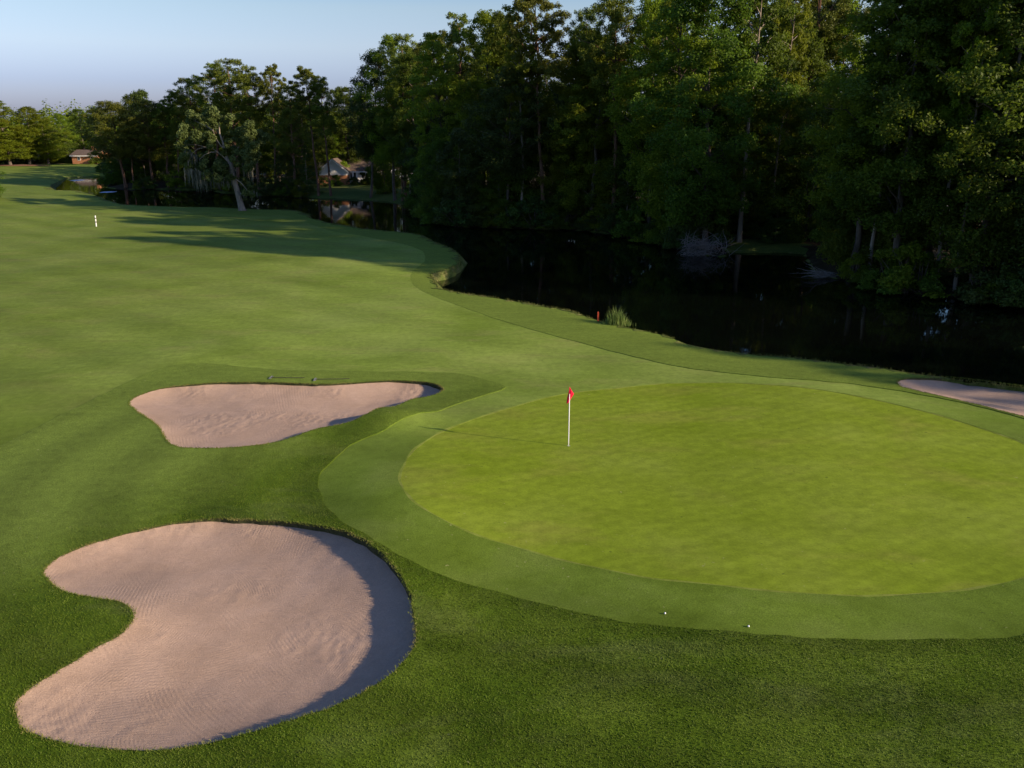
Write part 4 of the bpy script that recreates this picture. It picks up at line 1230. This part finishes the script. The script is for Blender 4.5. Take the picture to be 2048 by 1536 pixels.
def blade_mat():
    m, nt, b = mat("grass_blades")
    pos = nd(nt, "ShaderNodeNewGeometry").outputs["Position"]
    c = ramp(nt, noise(nt, pos, 0.30, 5, 0.6, 0.3), [(0.3, (0.064, 0.107, 0.005)), (0.5, (0.104, 0.156, 0.009)), (0.7, (0.152, 0.205, 0.022))])
    c = mixc(nt, gray(nt, noise(nt, mapping(nt, pos, (1, 2, 1), (0, 0, .5)), 0.23, 6, 0.62, 0.4), 0, .8, .52, .74), c, (0.150, 0.185, 0.044))
    c = bands(nt, pos, semi(nt, pos, c, (0.150, 0.205, 0.034)), 0.13)
    c = mixc(nt, 1.0, c, gray(nt, noise(nt, pos, 3.1, 5, .65), .8, 1.2, .25, .75), 'MULTIPLY')
    c = mixc(nt, 1.0, c, gray(nt, noise(nt, pos, 30, 3, .8), .7, 1.3, .3, .7), 'MULTIPLY')
    nt.links.new(c, b.inputs["Base Color"]); b.inputs["Roughness"].default_value = .6
    tr = nd(nt, "ShaderNodeBsdfTranslucent"); nt.links.new(c, tr.inputs["Color"])
    mx = nd(nt, "ShaderNodeMixShader"); mx.inputs[0].default_value = .3
    nt.links.new(b.outputs[0], mx.inputs[1]); nt.links.new(tr.outputs[0], mx.inputs[2]); nt.links.new(mx.outputs[0], nt.nodes["Material Output"].inputs[0])
    return m


M_BLADE = blade_mat()
M_RIM, nt, b = mat("rim_blades")
pos = nd(nt, "ShaderNodeNewGeometry").outputs["Position"]
nt.links.new(ramp(nt, noise(nt, pos, 1.1, 5, .7), [(0.38, (0.075, 0.110, 0.010)), (0.5, (0.120, 0.145, 0.022)), (0.62, (0.215, 0.190, 0.060))]), b.inputs["Base Color"])
M_RIMD = M_BLADE


def grass():
    r = np.random.default_rng(23)
    # near rough
    P = []
    for (y0, y1, dens) in ((9.5, 16, 800), (16, 22, 560), (22, 30, 320), (30, 42, 150)):
        hw = 0.62 * y1 + 2; n = int((y1 - y0) * 2 * hw * dens)
        x = r.uniform(-hw, hw, n); y = r.uniform(y0, y1, n)
        k = (np.abs(x) < 0.61 * y + 1.5)
        x, y = x[k], y[k]
        k = ~inside(x, y, FW) & ~inside(x, y, WATER)
        for B in BUNK: k &= ~inside(x, y, B)
        x, y = x[k], y[k]
        f = np.clip((y + 2.2 * np.maximum(0, -(x + 7)) + 1.5 * np.sin(x * .9) - 24) / 12, 0, 1)
        k = r.uniform(0, 1, len(x)) > f * .96; x, y = x[k], y[k]
        P.append(np.stack([x, y, hb(x, y) + .035 - 0.10 * np.exp(-np.minimum(dist_to(x, y, ns[::3], False), 20) / .8)], 1))
    P = np.vstack(P)
    me = blade_mesh("rough_grass", P, 0.021, 0.0056, r, .6, 3, [M_BLADE])
    tag(link("rough_grass", me), "dark green longer grass round the bunkers", "grass", kind="stuff")
    # fringe of blades hanging over the bunker rims
    P = []
    for B in BUNK:
        nx = np.roll(B, -1, 0)
        for a, b_ in zip(B, nx):
            L = np.linalg.norm(b_ - a); c = max(1, int(L * 120)); t = r.uniform(0, 1, c)[:, None]
            q = a + (b_ - a) * t + r.normal(0, .035, (c, 2)); P.append(q)
    P = np.vstack(P); ins = inside(P[:, 0], P[:, 1], B1) | inside(P[:, 0], P[:, 1], B2) | inside(P[:, 0], P[:, 1], B3)
    z = hb(P[:, 0], P[:, 1]) + np.where(ins, .015, .03)
    me = blade_mesh("bunker_rim_grass", np.column_stack([P, z]), 0.040, 0.0065, r, .8, 2, [M_RIM])
    tag(link("bunker_rim_grass", me), "ragged grass along the bunker rims", "grass", kind="stuff")
    # weeds along the pond edge
    P = []
    for a, b_ in zip(ns[:-1], ns[1:]):
        if a[1] > 120 or a[0] > 30: continue
        L = np.linalg.norm(b_ - a); c = int(L * 26) + 1; t = r.uniform(0, 1, c)[:, None]
        q = a + (b_ - a) * t + r.normal(0, .12, (c, 2))
        keep = np.sin(q[:, 0] * 1.7 + q[:, 1] * 2.3) + np.sin(q[:, 0] * .6) > r.uniform(-1.6, 1.2, len(q))
        P.append(q[keep])
    P = np.vstack(P); z = ground_z(P[:, 0], P[:, 1]) + .02; z = np.maximum(z, -.35)
    me = blade_mesh("bank_weeds", np.column_stack([P, z]), 0.13, 0.014, r, .6, 4, [M_REEDS])
    tag(link("bank_weeds", me), "thin pale weeds along the near pond edge", "weeds", kind="stuff")
    # the reed clump by the red stake
    x, y = unproj(1232, 646); n = 280
    q = np.stack([r.normal(0, .38, n), r.normal(0, .22, n), np.full(n, -.15)], 1)
    a = Geo()
    h = (0.95 * np.exp(-(q[:, 0] / .6) ** 2) + .15) * r.uniform(.5, 1.15, n)
    for p, hh in zip(q, h):
        th = r.uniform(0, 6.28); l = hh * r.uniform(.1, .5); wv = Vector((-math.sin(th), math.cos(th), 0)) * .013
        p = Vector(p); m1 = p + Vector((math.cos(th) * l * .3, math.sin(th) * l * .3, hh * .6)); tip = p + Vector((math.cos(th) * l, math.sin(th) * l, hh))
        a.add([p - wv, p + wv, m1 + wv * .8, m1 - wv * .8, tip], [(0, 1, 2, 3), (3, 2, 4)])
    tag(link("reed_clump", a.mesh("reed_clump", M_REEDS), loc=(x, y, 0)), "bushy clump of light green reeds on the pond edge right of the red stake", "reeds")


grass()


# ---------------------------------------------------------------- houses behind the trees
def gable_house(name, label, Y, u0, u1, vbase, veave, vridge, depth, wall, roof, rz=0.0, wing=None, chim=None, wins=(), cols=(), zb=None):
    dep = Y * CP + H * SP
    X = lambda u, z=0: (u - 1024) / F_PX * (Y * CP - (z - H) * SP)
    z0 = z_at(Y, vbase); ze = z_at(Y, veave); zr = z_at(Y, vridge); x0, x1 = X(u0), X(u1)
    ox, oy = (x0 + x1) / 2, Y
    e = bpy.data.objects.new(name, None); COL.objects.link(e); e.location = (ox, oy, z0)
    hw = (x1 - x0) / 2; he = ze - z0; hr = zr - z0
    g = Geo(); g.box(-hw, 0, -1.2, hw, depth, he)
    g.add([(-hw, 0, he), (-hw, depth, he), (-hw, depth / 2, hr - .1), (hw, 0, he), (hw, depth, he), (hw, depth / 2, hr - .1)], [(0, 2, 1), (3, 4, 5)])
    link("wall", g.mesh("wall", wall), e)
    def gable_roof(hx, d0, d1, zr_, ze_, ov=.35, th=.14, along='x', cx=0):
        gg = Geo()
        mid = (d0 + d1) / 2; sl = (zr_ - ze_) / (mid - d0)
        for s in (-1, 1):
            yo = d0 - ov if s < 0 else d1 + ov; zo = ze_ - ov * sl
            P = [(-hx - ov, yo, zo), (hx + ov, yo, zo), (hx + ov, mid, zr_), (-hx - ov, mid, zr_)]
            P += [(a, b, c + th) for a, b, c in P]
            if along == 'y': P = [(cx + b - mid, a + mid, c) for a, b, c in P]
            gg.add(P, [(0, 1, 2, 3), (4, 7, 6, 5), (0, 4, 5, 1), (1, 5, 6, 2), (2, 6, 7, 3), (3, 7, 4, 0)])
        return gg
    ro = link("roof", gable_roof(hw, 0, depth, hr, he).mesh("roof", roof), e)
    g = Geo(); g.box(-hw - .4, -.50, he - .34, hw + .4, -.38, he - .12); link("fascia", g.mesh("fascia", M_WHITE), e)
    if chim:
        cu0, cu1, cv = chim; a, b = X(cu0, zr) - ox, X(cu1, zr) - ox; zc = z_at(Y + depth / 2, cv) - z0
        g = Geo(); g.box(a, depth / 2 - .5, hr - 1.0, b, depth / 2 + .5, zc); g.box(a - .08, depth / 2 - .58, zc, b + .08, depth / 2 + .58, zc + .15)
        link("chimney", g.mesh("chimney", chim_m(name)), ro)
    for (a, b, va, vb_) in wins:
        xa, xb = X(a) - ox, X(b) - ox; za, zb_ = z_at(Y, vb_) - z0, z_at(Y, va) - z0
        g = Geo(); g.box(xa - .1, -.06, za - .1, xb + .1, -.003, zb_ + .1); f = link("window", g.mesh("window", M_WHITE), e)
        g = Geo(); g.box(xa, -.075, za, xb, -.062, zb_); link("pane", g.mesh("pane", M_GLASSD), f)
    for c in cols:
        xa = X(c) - ox; g = Geo(); g.box(xa - .14, -.46, -.3, xa + .14, -.18, he - .34); link("porch_column", g.mesh("porch_column", M_WHITE), e)
    if wing:
        wu0, wu1, wv_e, wv_a, proj_ = wing
        a, b = X(wu0) - ox, X(wu1) - ox; ze2 = z_at(Y - proj_, wv_e) - z0; za = z_at(Y - proj_, wv_a) - z0; cx = (a + b) / 2
        g = Geo(); g.box(a, -proj_, -1.2, b, -.01, ze2 * .62); link("brick_wall", g.mesh("brick_wall", M_BRICK), e)
        g = Geo(); g.box(a + .003, -proj_ + .003, ze2 * .62, b - .003, -.01, ze2)
        g.add([(a + .003, -proj_ + .003, ze2), (b - .003, -proj_ + .003, ze2), (cx, -proj_ + .003, za - .1)], [(0, 1, 2)]); link("gable_wall", g.mesh("gable_wall", M_WHITE), e)
        L = proj_ + depth * .45; gg = Geo(); th = .14
        for s in (-1, 1):
            xo = cx + s * ((b - a) / 2 + .35); zo = ze2 - .35 * (za - ze2) / ((b - a) / 2)
            P = [(xo, -proj_ - .35, zo), (cx, -proj_ - .35, za), (cx, L - proj_, za), (xo, L - proj_, zo)]; P += [(p, q, w_ + th) for p, q, w_ in P]
            gg.add(P, [(0, 1, 2, 3), (4, 7, 6, 5), (0, 4, 5, 1), (1, 5, 6, 2), (2, 6, 7, 3), (3, 7, 4, 0)])
        link("wing_roof", gg.mesh("wing_roof", roof), e)
        g = Geo()
        for s in (-1, 1):
            xo = cx + s * ((b - a) / 2 + .36); zo = ze2 - .36 * (za - ze2) / ((b - a) / 2)
            g.add([(xo, -proj_ - .40, zo - .18), (cx, -proj_ - .40, za - .16), (cx, -proj_ - .40, za + .12), (xo, -proj_ - .40, zo + .10),
                   (xo, -proj_ - .355, zo - .18), (cx, -proj_ - .355, za - .16), (cx, -proj_ - .355, za + .12), (xo, -proj_ - .355, zo + .10)], [(0, 1, 2, 3), (4, 7, 6, 5), (0, 4, 5, 1), (3, 2, 6, 7), (0, 3, 7, 4), (1, 5, 6, 2)])
        link("bargeboard", g.mesh("bargeboard", M_WHITE), e)
    tag(e, label, "house")
    return e


def chim_m(n): return M_BRICK if n == 'brick_house' else M_WHITE


M_SIDING = simple("white_siding", (0.62, 0.62, 0.64), 0.7, 0.06, 4, 0.2, obj=True)
M_GREYS = simple("blue_grey_siding", (0.24, 0.28, 0.36), 0.8, 0.08, 4, 0.2)
gable_house("white_house", "white house with brown shingle roof, brick gable wing and white chimney behind the lawn", 160, 684, 780, 364, 341, 319, 9.0, M_SIDING, M_ROOF,
            wing=(646, 700, 341, 319, 2.5), chim=(737, 746, 309), wins=[(702, 706, 345, 356), (709, 713, 345, 356), (724, 729, 346, 356), (733, 738, 346, 356), (748, 753, 346, 356)], cols=(698, 707.5, 716.5))
gable_house("white_garage", "small white building glimpsed between trunks right of the white house", 170, 786, 850, 361, 344, 334, 6.0, M_SIDING, M_ROOF, wins=[(794, 800, 348, 356), (826, 832, 348, 356)])
gable_house("brick_house", "distant low brick house with brown roof and orange chimney at the far left", 240, 146, 196, 326, 310, 301, 8.0, M_BRICK, M_ROOF, chim=(172, 178, 294), wins=[(158, 162, 314, 320), (184, 188, 314, 320)])
gable_house("grey_house", "dim blue-grey house glimpsed deep in the wood behind the grassy landing", 118, 1618, 1700, 425, 396, 384, 5.0, M_GREYS, M_ROOF, wins=[(1630, 1640, 400, 414), (1665, 1675, 400, 414)])
gable_house("pale_house", "pale house glimpsed through the leaves in the right part of the forest wall", 96, 1845, 1900, 440, 335, 318, 5.0, M_SIDING, M_ROOF, wins=[(1853, 1863, 352, 380), (1880, 1890, 352, 380)])

for i, (u, v, vt) in enumerate([(150, 329, 312), (167, 330, 309), (184, 330, 306)]):
    plant_px('shrub', u, v, vt, 'rounded bush in front of the distant brick house', 'bushes before the brick house', i, 1.3)

# pine straw bed at the far left
x, y = unproj(45, 334.5, 0)
g = Geo(); n = 24
g.add([(7.5 * math.cos(k * 2 * math.pi / n) * (1 + .1 * math.sin(3 * k)), 3.0 * math.sin(k * 2 * math.pi / n), 0.05) for k in range(n)] + [(0, 0, .35)], [(k, (k + 1) % n, n) for k in range(n)])
tag(link("pine_straw_bed", g.mesh("pine_straw_bed", M_STRAW, True), loc=(x, y, float(ground_z([x], [y])[0]))), kind="structure")
